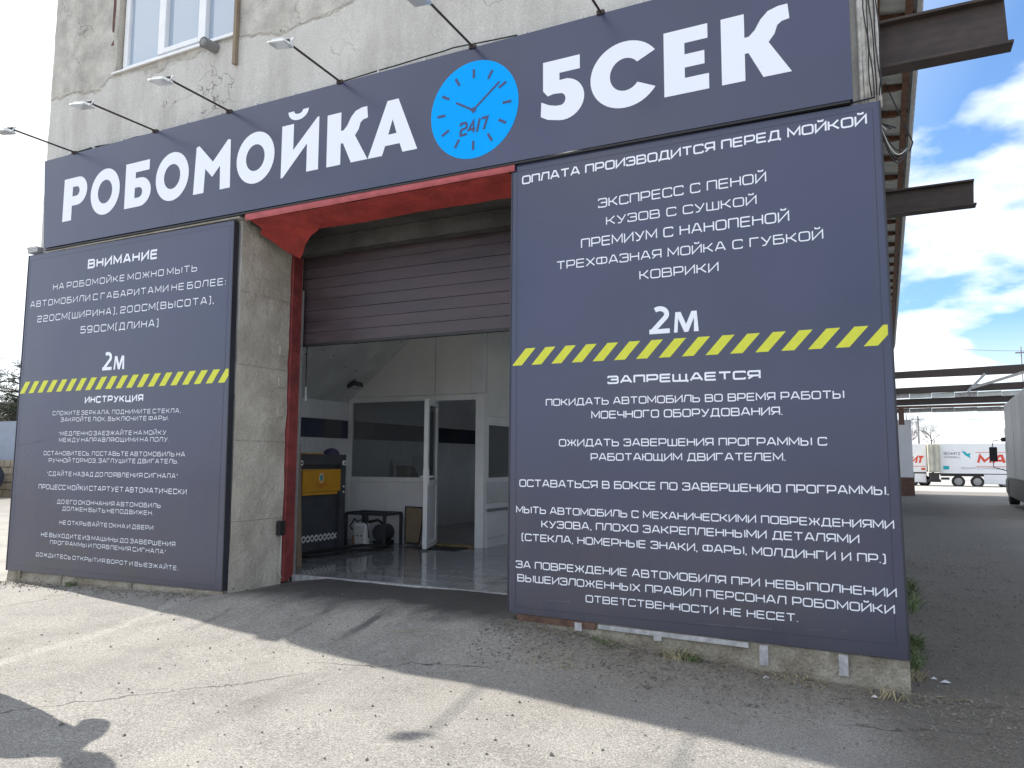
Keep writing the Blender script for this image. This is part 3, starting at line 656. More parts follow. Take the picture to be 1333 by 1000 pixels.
GL = {
 'А': (1.2, [[(0, 0), (.48, 1), (.72, 1), (1.2, 0)], [(.17, .3), (1.03, .3)]]),
 'Б': (1.15, [[(1.05, 1), (0, 1), (0, 0), (1.15, 0, q_), (1.15, .56, q_), (0, .56)]]),
 'В': (1.15, [[(0, .52), (1.12, .52, .15), (1.15, 0, q_), (0, 0), (0, 1), (1.08, 1, q_), (1.08, .52, .15), (.9, .52)]]),
 'Г': (1.0, [[(0, 0), (0, 1), (1.0, 1)]]),
 'Д': (1.3, [[(0, -.2), (0, 0), (1.3, 0), (1.3, -.2)], [(.16, 0), (.34, 1), (1.12, 1), (1.12, 0)]]),
 'Е': (1.05, [[(1.05, 1), (0, 1, .08), (0, 0, .08), (1.05, 0)], [(0, .52), (1.0, .52)]]),
 'Ж': (1.5, [[(.75, 0), (.75, 1)], [(0, 0), (.42, .5), (0, 1)], [(1.5, 0), (1.08, .5), (1.5, 1)], [(.42, .5), (1.08, .5)]]),
 'З': (1.1, [[(0, .78), (0, 1, .2), (1.08, 1, q_), (1.08, .53, .12), (.3, .53)], [(.8, .53), (1.1, .53, .12), (1.1, 0, q_), (0, 0, .2), (0, .22)]]),
 'И': (1.1, [[(0, 1), (0, 0), (1.1, 1), (1.1, 0)]]),
 'Й': (1.1, [[(0, 1), (0, 0), (1.1, 1), (1.1, 0)], [(.3, 1.38), (.3, 1.22, .1), (.8, 1.22, .1), (.8, 1.38)]]),
 'К': (1.1, [[(0, 0), (0, 1)], [(0, .5), (.42, .5), (1.05, 1)], [(.42, .5), (1.1, 0)]]),
 'Л': (1.1, [[(0, 0), (.22, 1), (1.1, 1), (1.1, 0)]]),
 'М': (1.3, [[(0, 0), (0, 1), (.65, .22), (1.3, 1), (1.3, 0)]]),
 'Н': (1.1, [[(0, 0), (0, 1)], [(1.1, 0), (1.1, 1)], [(0, .52), (1.1, .52)]]),
 'О': (1.15, None), '0': (1.15, None),
 'П': (1.1, [[(0, 0), (0, 1, .1), (1.1, 1, .1), (1.1, 0)]]),
 'Р': (1.1, [[(0, 0), (0, 1), (1.1, 1, q_), (1.1, .36, q_), (0, .36)]]),
 'С': (1.1, [[(1.1, .8), (1.1, 1, .2), (0, 1, q_), (0, 0, q_), (1.1, 0, .2), (1.1, .2)]]),
 'Т': (1.15, [[(0, 1), (1.15, 1)], [(.575, 0), (.575, 1)]]),
 'У': (1.1, [[(0, 1), (.58, .38)], [(1.1, 1), (.45, 0, .1), (.1, 0)]]),
 'Ф': (1.4, [[(0, .14, q_), (1.4, .14, q_), (1.4, .88, q_), (0, .88, q_), 'c'], [(.7, 0), (.7, 1)]]),
 'Х': (1.15, [[(0, 0), (1.15, 1)], [(0, 1), (1.15, 0)]]),
 'Ц': (1.25, [[(0, 1), (0, 0, .1), (1.25, 0), (1.25, -.2)], [(1.08, 0), (1.08, 1)]]),
 'Ч': (1.05, [[(0, 1), (0, .42, .2), (1.05, .42)], [(1.05, 1), (1.05, 0)]]),
 'Ш': (1.4, [[(0, 1), (0, 0, .1), (1.4, 0, .1), (1.4, 1)], [(.7, 0), (.7, 1)]]),
 'Щ': (1.5, [[(0, 1), (0, 0, .1), (1.5, 0), (1.5, -.2)], [(1.36, 0), (1.36, 1)], [(.68, 0), (.68, 1)]]),
 'Ы': (1.4, [[(0, 1), (0, 0), (.92, 0, q_), (.92, .56, q_), (0, .56)], [(1.4, 0), (1.4, 1)]]),
 'Ь': (1.05, [[(0, 1), (0, 0), (1.05, 0, q_), (1.05, .56, q_), (0, .56)]]),
 'Э': (1.1, [[(0, .8), (0, 1, .2), (1.1, 1, q_), (1.1, 0, q_), (0, 0, .2), (0, .2)], [(.3, .52), (1.1, .52)]]),
 'Ю': (1.5, [[(0, 0), (0, 1)], [(0, .52), (.45, .52)], [(.45, 0, .2), (1.5, 0, .2), (1.5, 1, .2), (.45, 1, .2), 'c']]),
 'Я': (1.1, [[(1.1, 0), (1.1, 1), (0, 1, q_), (0, .4, q_), (1.1, .4)], [(.5, .4), (0, 0)]]),
 '2': (1.1, [[(0, .8), (0, 1, .2), (1.1, 1, q_), (1.1, .5, q_), (0, .5, q_), (0, 0), (1.1, 0)]]),
 '5': (1.1, [[(1.05, 1), (0, 1), (0, .56), (1.1, .56, q_), (1.1, 0, q_), (0, 0, .2), (0, .18)]]),
 '9': (1.1, [[(1.1, .4), (0, .4, q_), (0, 1, q_), (1.1, 1, q_), (1.1, 0, q_), (.05, 0)]]),
 '4': (1.1, [[(.85, 0), (.85, 1), (0, .3), (1.1, .3)]]), '7': (1.0, [[(0, 1), (1.0, 1), (.35, 0)]]),
 '(': (.3, [[(.3, 1.08), (0, 1.08, .2), (0, -.1, .2), (.3, -.1)]]), ')': (.3, [[(0, 1.08), (.3, 1.08, .2), (.3, -.1, .2), (0, -.1)]]),
 '.': (.02, [[(0, -.04), (0, .08)]]), ',': (.05, [[(.05, .08), (0, -.16)]]), ':': (.02, [[(0, -.02), (0, .12)], [(0, .5), (0, .64)]]),
 '*': (.3, [[(0, .8), (.3, .8)], [(.15, .65), (.15, .95)]]), '/': (.5, [[(0, -.05), (.5, 1.05)]]), ' ': (.30, []),
 'S': (1.1, [[(1.1, 1), (0, 1, .1), (0, .52, .1), (1.1, .52, .1), (1.1, 0, .1), (0, 0)]]), 'H': (1.1, [[(0, 0), (0, 1)], [(1.1, 0), (1.1, 1)], [(0, .52), (1.1, .52)]]),
 'I': (.05, [[(0, 0), (0, 1)]]), 'Z': (1.1, [[(0, 1), (1.1, 1), (0, 0), (1.1, 0)]]), 'G': (1.1, [[(1.1, .8), (1.1, 1), (0, 1), (0, 0), (1.1, 0), (1.1, .5), (.6, .5)]]),
 'U': (1.1, [[(0, 1), (0, 0), (1.1, 0), (1.1, 1)]]), 'L': (1.0, [[(0, 1), (0, 0), (1.0, 0)]]),
}
for a, b in (('M', 'М'), ('T', 'Т'), ('C', 'С'), ('A', 'А'), ('R', 'Р'), ('O', 'О'), ('B', 'В')): GL[a] = GL[b]
def text_mesh(t, x0, z0, x1, z1, h, wt, y, mb=None, gap=.34, sp=.30):
    mb = mb or MB(); sw = (.125 + .085 * wt); s = sw * h
    tot = 0
    for i, c in enumerate(t): tot += (sp if c == ' ' else GL[c][0]) + (gap if i < len(t) - 1 and c != ' ' else 0)
    W = (x1 - x0) - s; sx = W / tot; cx = 0; hh = h - s; kk = 0
    for c in t:
        w, paths = GL[c]
        if c == ' ': w = sp
        if paths is None: paths = [[(0, 0, .26), (w, 0, .26), (w, 1, .26), (0, 1, .26), 'c']]
        for pa in paths:
            closed = pa[-1] == 'c'; pts = pa[:-1] if closed else pa
            q = [(p[0] * sx, p[1] * hh) + ((p[2] * hh,) if len(p) > 2 else ()) for p in pts]
            q = rounded(q, closed); X = x0 + s / 2 + cx * sx
            sl = (z1 - z0) / (x1 - x0)
            q = [(a + X, b + z0 + s / 2 + sl * (a + X - x0)) for a, b in q]
            stroke(mb, q, s, y - .0002 * (kk % 5), closed); kk += 1
        cx += w + (gap if c != ' ' else 0)
    return mb

# ------------------------------------------------------------------ banners
def surf(C, y0, amp, xx, zz):
    b = (zz - C[3][1]) / (C[0][1] - C[3][1]); a = (xx - C[3][0]) / (C[2][0] - C[3][0]); e = max(0, min(1, 8 * min(a, 1 - a, b, 1 - b)))
    return y0 + amp * noise.noise(Vector((xx * .9, 3, zz * .9))) * e
def on_surface(mb, C, y0, amp, lift, base):
    for v in mb.v: v.y = surf(C, y0, amp, v.x, v.z) - lift + (v.y - base)
    return mb
def bulge_panel(C, y0, y1, step=.2, amp=.004):
    # C: TL, TR, BR, BL in (x, z); front face gently uneven, with edges turned back
    m = MB(); nx_ = int((C[1][0] - C[0][0]) / step); nz_ = int((C[0][1] - C[3][1]) / step); 
    for j in range(nz_ + 1):
        for i in range(nx_ + 1):
            a, b = i / nx_, j / nz_
            xx = (C[3][0] * (1 - a) + C[2][0] * a) * (1 - b) + (C[0][0] * (1 - a) + C[1][0] * a) * b
            zz = (C[3][1] * (1 - a) + C[2][1] * a) * (1 - b) + (C[0][1] * (1 - a) + C[1][1] * a) * b
            e = min(1, 8 * min(a, 1 - a, b, 1 - b)); m.v.append(Vector((xx, y0 + amp * noise.noise(Vector((xx * .9, 3, zz * .9))) * e, zz)))
    for j in range(nz_):
        for i in range(nx_):
            k = j * (nx_ + 1) + i; m.f.append((k, k + 1, k + nx_ + 2, k + nx_ + 1))
    bl, br, tr, tl = 0, nx_, (nz_ + 1) * (nx_ + 1) - 1, nz_ * (nx_ + 1); k = len(m.v)
    m.v += [Vector((m.v[q].x, y1, m.v[q].z)) for q in (bl, br, tr, tl)]
    f = lambda a, b, c, d: m.f.append((a, b, c, d))
    f(bl, k, k + 1, br); f(br, k + 1, k + 2, tr); f(tr, k + 2, k + 3, tl); f(tl, k + 3, k, bl); f(k + 3, k + 2, k + 1, k)
    return m
TEXT = [
    ('left', 'ВНИМАНИЕ', -7.851, 3.467, -6.735, 3.455, 0.105, 1),
    ('left', 'НА РОБОМОЙКЕ МОЖНО МЫТЬ', -8.438, 3.281, -6.145, 3.258, 0.071, 0),
    ('left', 'АВТОМОБИЛИ С ГАБАРИТАМИ НЕ БОЛЕЕ:', -8.835, 3.112, -5.742, 3.080, 0.072, 0),
    ('left', '220СМ(ШИРИНА), 200СМ(ВЫСОТА),', -8.685, 2.927, -5.894, 2.906, 0.075, 0),
    ('left', '590СМ(ДЛИНА)', -7.905, 2.744, -6.673, 2.732, 0.079, 0),
    ('left', 'ИНСТРУКЦИЯ', -7.761, 1.968, -6.837, 1.961, 0.075, 1),
    ('left', 'СЛОЖИТЕ ЗЕРКАЛА, ПОДНИМИТЕ СТЕКЛА,', -8.296, 1.849, -6.281, 1.831, 0.046, 0),
    ('left', 'ЗАКРОЙТЕ ЛЮК, ВЫКЛЮЧИТЕ ФАРЫ.', -8.148, 1.775, -6.447, 1.761, 0.046, 0),
    ('left', '*МЕДЛЕННО ЗАЕЗЖАЙТЕ НА МОЙКУ', -8.173, 1.622, -6.473, 1.615, 0.046, 0),
    ('left', 'МЕЖДУ НАПРАВЛЯЮЩИМИ НА ПОЛУ.', -8.158, 1.551, -6.425, 1.545, 0.046, 0),
    ('left', 'ОСТАНОВИТЕСЬ, ПОСТАВЬТЕ АВТОМОБИЛЬ НА', -8.408, 1.407, -6.194, 1.396, 0.046, 0),
    ('left', 'РУЧНОЙ ТОРМОЗ. ЗАГЛУШИТЕ ДВИГАТЕЛЬ.', -8.311, 1.328, -6.279, 1.326, 0.046, 0),
    ('left', '*СДАЙТЕ НАЗАД ДО ПОЯВЛЕНИЯ СИГНАЛА*', -8.328, 1.181, -6.279, 1.181, 0.048, 0),
    ('left', 'ПРОЦЕСС МОЙКИ СТАРТУЕТ АВТОМАТИЧЕСКИ', -8.458, 1.034, -6.147, 1.026, 0.053, 0),
    ('left', 'ДО ЕГО ОКОНЧАНИЯ АВТОМОБИЛЬ', -8.121, 0.881, -6.502, 0.885, 0.045, 0),
    ('left', 'ДОЛЖЕН БЫТЬ НЕПОДВИЖЕН.', -8.024, 0.810, -6.603, 0.809, 0.044, 0),
    ('left', 'НЕ ОТКРЫВАЙТЕ ОКНА И ДВЕРИ', -8.056, 0.661, -6.592, 0.663, 0.044, 0),
    ('left', 'НЕ ВЫХОДИТЕ ИЗ МАШИНЫ ДО ЗАВЕРШЕНИЯ', -8.358, 0.518, -6.271, 0.517, 0.045, 0),
    ('left', 'ПРОГРАММЫ И ПОЯВЛЕНИЯ СИГНАЛА*', -8.194, 0.442, -6.394, 0.437, 0.044, 0),
    ('left', 'ДОЖДИТЕСЬ ОТКРЫТИЯ ВОРОТ И ВЫЕЗЖАЙТЕ.', -8.432, 0.302, -6.214, 0.293, 0.042, 0),
    ('right', 'ОПЛАТА ПРОИЗВОДИТСЯ ПЕРЕД МОЙКОЙ', -2.525, 3.583, -0.005, 3.595, 0.072, 0.5),
    ('right', 'ЭКСПРЕСС С ПЕНОЙ', -1.881, 3.296, -0.650, 3.305, 0.074, 0),
    ('right', 'КУЗОВ С СУШКОЙ', -1.818, 3.154, -0.718, 3.155, 0.067, 0),
    ('right', 'ПРЕМИУМ С НАНОПЕНОЙ', -2.021, 2.997, -0.508, 3.006, 0.075, 0),
    ('right', 'ТРЕХФАЗНАЯ МОЙКА С ГУБКОЙ', -2.225, 2.849, -0.298, 2.855, 0.068, 0),
    ('right', 'КОВРИКИ', -1.563, 2.705, -0.988, 2.707, 0.069, 0),
    ('right', 'ЗАПРЕЩАЕТСЯ', -1.817, 1.941, -0.724, 1.933, 0.062, 1),
    ('right', 'ПОКИДАТЬ АВТОМОБИЛЬ ВО ВРЕМЯ РАБОТЫ', -2.315, 1.791, -0.208, 1.784, 0.055, 0.2),
    ('right', 'МОЕЧНОГО ОБОРУДОВАНИЯ.', -1.945, 1.686, -0.590, 1.684, 0.058, 0.2),
    ('right', 'ОЖИДАТЬ ЗАВЕРШЕНИЯ ПРОГРАММЫ С', -2.206, 1.481, -0.321, 1.480, 0.056, 0.2),
    ('right', 'РАБОТАЮЩИМ ДВИГАТЕЛЕМ.', -1.952, 1.375, -0.580, 1.379, 0.055, 0.2),
    ('right', 'ОСТАВАТЬСЯ В БОКСЕ ПО ЗАВЕРШЕНИЮ ПРОГРАММЫ.', -2.538, 1.172, 0.026, 1.168, 0.057, 0.2),
    ('right', 'МЫТЬ АВТОМОБИЛЬ С МЕХАНИЧЕСКИМИ ПОВРЕЖДЕНИЯМИ', -2.565, 0.971, 0.048, 0.959, 0.054, 0.2),
    ('right', 'КУЗОВА, ПЛОХО ЗАКРЕПЛЕННЫМИ ДЕТАЛЯМИ', -2.352, 0.867, -0.153, 0.860, 0.056, 0.2),
    ('right', '(СТЕКЛА, НОМЕРНЫЕ ЗНАКИ, ФАРЫ, МОЛДИНГИ И ПР.)', -2.517, 0.762, -0.007, 0.746, 0.056, 0.2),
    ('right', 'ЗА ПОВРЕЖДЕНИЕ АВТОМОБИЛЯ ПРИ НЕВЫПОЛНЕНИИ', -2.566, 0.555, 0.046, 0.542, 0.056, 0.2),
    ('right', 'ВЫШЕИЗЛОЖЕННЫХ ПРАВИЛ ПЕРСОНАЛ РОБОМОЙКИ', -2.552, 0.454, 0.031, 0.440, 0.056, 0.2),
    ('right', 'ОТВЕТСТВЕННОСТИ НЕ НЕСЕТ.', -1.998, 0.344, -0.534, 0.340, 0.053, 0.2),
]
def banner(name, C, label, side, stripes):
    t = thing(name, ((C[0][0] + C[1][0]) / 2, 0.0, C[2][1]), label, 'banner')
    bulge_panel(C, 0.0, .055).build('vinyl_sheet', 'navy_banner', t, recalc=False)
    w = .012
    for a, b in ((C[0], C[3]), (C[1], C[2])):
        MB().add([(a[0] - w / 2, -.004, a[1]), (a[0] + w / 2, -.004, a[1]), (b[0] + w / 2, -.004, b[1]), (b[0] - w / 2, -.004, b[1]), (a[0] - w / 2, .06, a[1]), (a[0] + w / 2, .06, a[1]), (b[0] + w / 2, .06, b[1]), (b[0] - w / 2, .06, b[1])], [(0, 1, 2, 3), (7, 6, 5, 4), (0, 4, 5, 1), (3, 2, 6, 7), (0, 3, 7, 4), (1, 5, 6, 2)]).build('frame_edge', 'navy_dark', t)
    for s, tx, x0, z0, x1, z1, h, wt in TEXT:
        if s != side: continue
        on_surface(text_mesh(tx, x0, z0, x1, z1, h, wt, 0, gap=.52 if side == 'left' else .32, sp=.34 if side == 'left' else .62), C, 0, .004, .0016, 0).build('text_line', 'white_print', t, recalc=False)
    for PP in stripes:
        on_surface(MB().add([(q[0], 0, q[1]) for q in PP], [tuple(range(len(PP)))]), C, 0, .004, .0016, 0).build('hazard_stripe', 'yellow_print', t, recalc=False)
    # stitched hem a hand's breadth inside the edges, and one welded joint down the sheet
    xa, xb, za, zb = max(C[0][0], C[3][0]) + .045, min(C[1][0], C[2][0]) - .045, max(C[2][1], C[3][1]) + .045, min(C[0][1], C[1][1]) - .045
    for q in ((xa, xb, zb, zb + .0025), (xa, xb, za - .0025, za), (xa - .003, xa, za, zb), (xb, xb + .003, za, zb)):
        n1 = max(1, int((q[1] - q[0]) / .2)); n2 = max(1, int((q[3] - q[2]) / .2)); m = MB()
        for i in range(n1):
            for j in range(n2):
                a0, a1 = q[0] + (q[1] - q[0]) * i / n1, q[0] + (q[1] - q[0]) * (i + 1) / n1; b0, b1 = q[2] + (q[3] - q[2]) * j / n2, q[2] + (q[3] - q[2]) * (j + 1) / n2
                m.add([(a0, 0, b0), (a1, 0, b0), (a1, 0, b1), (a0, 0, b1)], [(0, 1, 2, 3)])
        on_surface(m, C, 0, .004, .0011, 0).build('hem_seam', 'navy_dark', t, recalc=False)
    return t
def scuff(t, pts, C, w=.006):
    m = MB(); stroke(m, pts, w, 0); on_surface(m, C, 0, .004, .0013, 0).build('scuff_mark', 'scuff', t, recalc=False)
def stripes(x0, pitch, n_, w, sl, z0, z1, lo, hi):
    out = []
    for i in range(n_):
        a = x0 + i * pitch; P = [(a, z0), (a + w, z0), (a + w + sl, z1), (a + sl, z1)]
        for lim, sg_ in ((lo, 1), (hi, -1)):
            Q = []
            for u_, v_ in zip(P, P[1:] + P[:1]):
                iu, iv = (u_[0] - lim) * sg_ >= 0, (v_[0] - lim) * sg_ >= 0
                if iu: Q.append(u_)
                if iu != iv: t_ = (lim - u_[0]) / (v_[0] - u_[0]); Q.append((lim, u_[1] + t_ * (v_[1] - u_[1])))
            P = Q
        out.append(P)
    return out
banL = banner('wall_banner', [(-8.928, 3.741), (-5.666, 3.72), (-5.621, .139), (-8.946, .117)], 'large navy banner left of the doorway with small white instructions and a hazard stripe', 'left',
              stripes(-8.922, .1648, 20, .088, .098, 2.112, 2.245, -8.925, -5.652))
banR = banner('wall_banner', [(-2.612, 3.763), (.074, 3.742), (.098, .172), (-2.633, .216)], 'large navy banner right of the doorway listing wash programmes and prohibitions in white', 'right',
              stripes(-2.605, .1682, 16, .084, .118, 2.118, 2.25, -2.60, .062))
CL_ = [(-8.928, 3.741), (-5.666, 3.72), (-5.621, .139), (-8.946, .117)]; CR_ = [(-2.612, 3.763), (.074, 3.742), (.098, .172), (-2.633, .216)]
for k in range(3):
    scuff(banL, [(-8.90 + i * .09, 1.52 - .13 * k + .05 * (i * .2) ** 1.5) for i in range(7 - k)], CL_, .010 - .002 * k)
for (a, b, L, d) in ((-6.05, .55, .03, .12), (-1.2, .27, .5, .01), (-.5, .30, .25, .012), (-2.3, .33, .18, .008), (-.75, .42, .05, .06)):
    scuff(banR if a > -3 else banL, [(a, b), (a + L * .5, b + d * .6), (a + L, b + d)], CR_ if a > -3 else CL_, .004)
def two_m(t, x, z, w, h, C):
    # bold 2 and small m
    m = MB(); cx, cy, r1 = x + .082, z + h - .062, .070
    pts = [(x + .02, z + h - .045)]
    arc = [(cx + .052 * math.cos(a), cy + .043 * math.sin(a) + .003) for a in [math.radians(d) for d in range(130, -50, -18)]]
    stroke(m, arc + [(x + .03, z + .022), (x + .03, z + .021)], .036, -.0085)
    m.add([(x + .005, -.0088, z), (x + .155, -.0088, z), (x + .155, -.0088, z + .034), (x + .005, -.0088, z + .034)], [(0, 1, 2, 3)])
    x2 = x + .185; hh = h * .74; ww = w - .185
    m.flat([(x2, z), (x2 + .026, z), (x2 + .032, z + hh * .68), (x2 + ww / 2 - .014, z), (x2 + ww / 2 + .014, z), (x2 + ww - .032, z + hh * .68), (x2 + ww - .034, z), (x2 + ww, z), (x2 + ww - .012, z + hh), (x2 + ww - .05, z + hh), (x2 + ww / 2, z + hh * .38), (x2 + .05, z + hh), (x2 + .012, z + hh)], [], -.0085)
    on_surface(m, C, 0, .004, .0018, -.0085).build('text_line', 'white_print', t, recalc=False)
two_m(banL, -7.51, 2.314, .355, .196, [(-8.928, 3.741), (-5.666, 3.72), (-5.621, .139), (-8.946, .117)]); two_m(banR, -1.498, 2.293, .362, .200, [(-2.612, 3.763), (.074, 3.742), (.098, .172), (-2.633, .216)])
# zinc strips that hang below the right banner
for xx in (-2.08, -1.49, -.78, -.30, -.02):
    if xx > -.1: continue
    z1 = .205 - .045 * (xx + 2.6) / 2.7
    MB().box(xx, xx + .055, -.012, .01, z1 - .13 if xx > -1.2 else z1 - .06, z1 - .002).build('support_strip', 'steel_strip', banR)
MB().hexa([(-1.9, -.008, .165), (-.85, -.008, .145), (-.85, .02, .145), (-1.9, .02, .165), (-1.9, -.008, .195), (-.85, -.008, .178), (-.85, .02, .178), (-1.9, .02, .195)]).build('bottom_rail', 'steel_strip', banR)
MB().hexa([(-2.55, -.006, .165), (-1.92, -.006, .155), (-1.92, .02, .155), (-2.55, .02, .165), (-2.55, -.006, .21), (-1.92, -.006, .2), (-1.92, .02, .2), (-2.55, .02, .21)]).build('bottom_rail', 'brown_paint', banR)
for xx in (-8.72, -8.0, -6.9): MB().box(xx, xx + .045, -.008, .01, .03, .125).build('support_strip', 'plinth', banL)

# ------------------------------------------------------------------ main sign
sgn = thing('shop_sign', (-4.4, 0, 3.78), 'long navy sign above the doorway with big white letters and a blue clock disc', 'sign')
SY = -.035
SC_ = [(-8.70, 4.838), (-.084, 4.838), (-.084, 3.772), (-8.61, 3.783)]
SG = lambda mb, k=0: on_surface(mb, SC_, SY, .004, .002 + k, SY - .008)
bulge_panel([(-8.70, 4.838), (-.084, 4.838), (-.084, 3.772), (-8.61, 3.783)], SY, .05, step=.25, amp=.004).build('sign_board', 'navy', sgn, recalc=False)
MB().box(-8.6, -.1, -.03, .045, 3.755, 3.770).build('sign_frame', 'black', sgn)
def arc(cx, cy, rx, ry, a0, a1, n_=18):
    return [(cx + rx * math.cos(R(a0 + (a1 - a0) * i / n_)), cy + ry * math.sin(R(a0 + (a1 - a0) * i / n_))) for i in range(n_ + 1)]
BL_ = {
 'Р': ([(0, 0), (.33, 0), (.33, .34)] + arc(.52, .67, .34, .33, -90, 90) + [(0, 1)], [[(.33, .56)] + arc(.47, .67, .11, .11, -90, 90, 10) + [(.33, .78)]]),
 'О': (arc(.49, .5, .50, .525, 0, 350, 35), [arc(.49, .5, .245, .27, 0, 345, 23)]),
 'Б': ([(0, 0)] + [(.32, 0)] + arc(.48, .32, .35, .32, -90, 90) + [(.33, .64), (.33, .775), (.76, .775), (.76, 1), (0, 1)], [[(.32, .20)] + arc(.44, .315, .12, .115, -90, 90, 10) + [(.32, .43)]]),
 'М': ([(0, 0), (.29, 0), (.31, .50), (.51, .30), (.71, .50), (.73, 0), (1.0, 0), (.97, 1.0), (.90, 1.02), (.51, .62), (.12, 1.02), (.04, 1.0)], []),
 'Й': ([(0, -.03), (.05, -.03), (.62, .55), (.62, 0), (.90, 0), (.90, 1.03), (.86, 1.03), (.29, .48), (.29, 1), (0, 1)], []),
 'К': ([(0, 0), (.32, 0), (.32, .40), (.37, .40), (.56, 0), (.93, 0), (.64, .50)] + [(.72, .60), (.76, .72), (.82, .765), (.92, .78), (.90, 1.0), (.78, 1.0), (.64, .96), (.54, .86), (.46, .72), (.38, .645), (.32, .64), (.32, 1), (0, 1)], []),
 'А': ([(0, 0), (.32, 0), (.385, .17), (.70, .17), (.765, 0), (1.08, 0), (.66, 1), (.42, 1)], [[(.45, .37), (.63, .37), (.54, .64)]]),
 '5': ([(.04, .52), (.04, 1), (.66, 1), (.66, .77), (.32, .77), (.32, .65)] + arc(.38, .32, .35, .34, 80, -100) + [(.12, .03), (0, .10), (.01, .34), (.14, .27), (.26, .235)] + arc(.33, .33, .09, .10, -80, 80, 8) + [(.22, .44), (.12, .42)], []),
 'С': (arc(.53, .5, .53, .53, 33, 327, 40) + arc(.53, .5, .23, .26, 322, 38, 22), []),
 'Е': ([(0, 0), (.66, 0), (.66, .235), (.31, .235), (.31, .395), (.60, .395), (.60, .60), (.31, .60), (.31, .775), (.65, .775), (.65, 1), (0, 1)], []),
}
def big(c, x0, x1, z0=4.05, h=.497, wn=None):
    o, hs = BL_[c]; mx = max(p[0] for p in o); mn = min(p[0] for p in o); s = (x1 - x0) / (mx - mn)
    f = lambda L: [(x0 + (a - mn) * s, z0 + b * h) for a, b in L]
    m = MB(); m.flat(f(o), [f(q) for q in hs], SY - .008)
    if c == 'Й':
        cx = (x0 + x1) / 2 - .03; m.flat(arc(cx, z0 + h + .125, .125, .095, 180, 360, 12) + arc(cx, z0 + h + .125, .055, .035, 360, 180, 8), [], SY - .008)
    return SG(m).build('letter', 'white_print', sgn, recalc=False)
for c, a, b in (('Р', -8.30, -7.893), ('О', -7.826, -7.343), ('Б', -7.256, -6.851), ('О', -6.781, -6.294), ('М', -6.218, -5.706), ('О', -5.629, -5.137), ('Й', -5.050, -4.600), ('К', -4.503, -4.038), ('А', -4.036, -3.510), ('5', -2.345, -1.976), ('С', -1.924, -1.412), ('Е', -1.346, -1.018), ('К', -.928, -.456)):
    big(c, a, b)
ccx, ccz, cr_ = -2.958, 4.29, .4225
SG(MB().flat(arc(ccx, ccz, cr_ * .985, cr_, 0, 354, 59), [], SY - .008)).build('clock_disc', 'blue_print', sgn, recalc=False)
def bar(cx, cz, ang, L, w, y, name='clock_mark', mt='navy_print'):
    d = Vector((math.cos(ang), math.sin(ang))); n1 = Vector((-d.y, d.x)); c = Vector((cx, cz)); P = [c - d * L / 2 - n1 * w / 2, c + d * L / 2 - n1 * w / 2, c + d * L / 2 + n1 * w / 2, c - d * L / 2 + n1 * w / 2]
    return SG(MB().add([(p.x, y, p.y) for p in P], [(0, 1, 2, 3)])).build(name, mt, sgn, recalc=False)
for i in range(12):
    a = math.pi / 6 * i; bar(ccx + .312 * math.cos(a), ccz + .312 * math.sin(a), a, .078, .021, SY - .011)
def hand(x1, z1, name):
    x0, z0 = ccx - .003, ccz - .006; L = math.hypot(x1 - x0, z1 - z0); a = math.atan2(z1 - z0, x1 - x0)
    return bar((x0 + x1) / 2, (z0 + z1) / 2, a, L, .017, SY - .011, name)
hand(-2.715, 4.480, 'minute_hand'); hand(-3.125, 4.38, 'hour_hand')
bar(ccx, ccz - .006, .7, .04, .04, SY - .0115, 'clock_hub')
tm = text_mesh('24/7', -3.09, 4.075, -2.815, 4.09, .12, .45, SY - .011)
SG(tm).build('text_line', 'navy_print', sgn, recalc=False)

# cables along the top edge and under the sign
def wig(pts, amp, step=.12, seed=0):
    out = []
    for a, b in zip(pts, pts[1:]):
        a = Vector(a); b = Vector(b); n_ = max(2, int((b - a).length / step))
        for i in range(n_): p = a.lerp(b, i / n_); out.append(p + Vector((noise.noise(p * 3 + Vector((seed, 0, 0))), noise.noise(p * 3 + Vector((0, seed, 7))), noise.noise(p * 2 + Vector((3, 0, seed))))) * amp)
    out.append(Vector(pts[-1])); return out
cb = thing('cable_bundle', (-5, .03, 4.85), 'black power cables lying along the top edge of the long sign', 'cable')
MB().tube(wig([(-8.5, .03, 4.855), (-8.15, .0, 4.865), (-7.9, .03, 4.89), (-7.5, .03, 4.87), (-5.2, .03, 4.86), (-3, .03, 4.86), (-.12, .04, 4.86)], .012), .009, 6).build('cable', 'cable', cb, smooth=True)
MB().tube(wig([(-8.3, .04, 4.845), (-7.7, .02, 4.86), (-5.0, .045, 4.85), (-.2, .05, 4.855)], .018, seed=4), .008, 6).build('cable', 'cable', cb, smooth=True)
MB().tube(wig([(-4.4, .05, 4.90), (-3.2, .04, 4.93), (-2.6, .05, 4.90)], .012, seed=9), .006, 6).build('cable', 'cable', cb, smooth=True)
for i in range(16):
    xx = -7.9 + i * .49; MB().box(xx, xx + .018, .0, .06, 4.845, 4.885).build('cable_clip', 'cable_white', cb)
cb2 = thing('cable_bundle', (-1.3, .03, 3.77), 'thin loose cables in the gap between long sign and right banner', 'cable')
MB().tube(wig([(-2.6, .02, 3.765), (-1.9, -.02, 3.77), (-1.2, .02, 3.76), (-.3, .0, 3.765), (.05, .02, 3.78)], .012, seed=2), .006, 6).build('cable', 'cable', cb2, smooth=True)
MB().tube(wig([(-2.55, .0, 3.772), (-2.1, -.03, 3.768), (-1.75, .0, 3.79)], .008, seed=5), .006, 6).build('cable', 'cable_white', cb2, smooth=True)
cb3 = thing('cable_bundle', (.02, .0, 3.8), 'tangle of dark vertical cables at the right end of the long sign', 'cable')
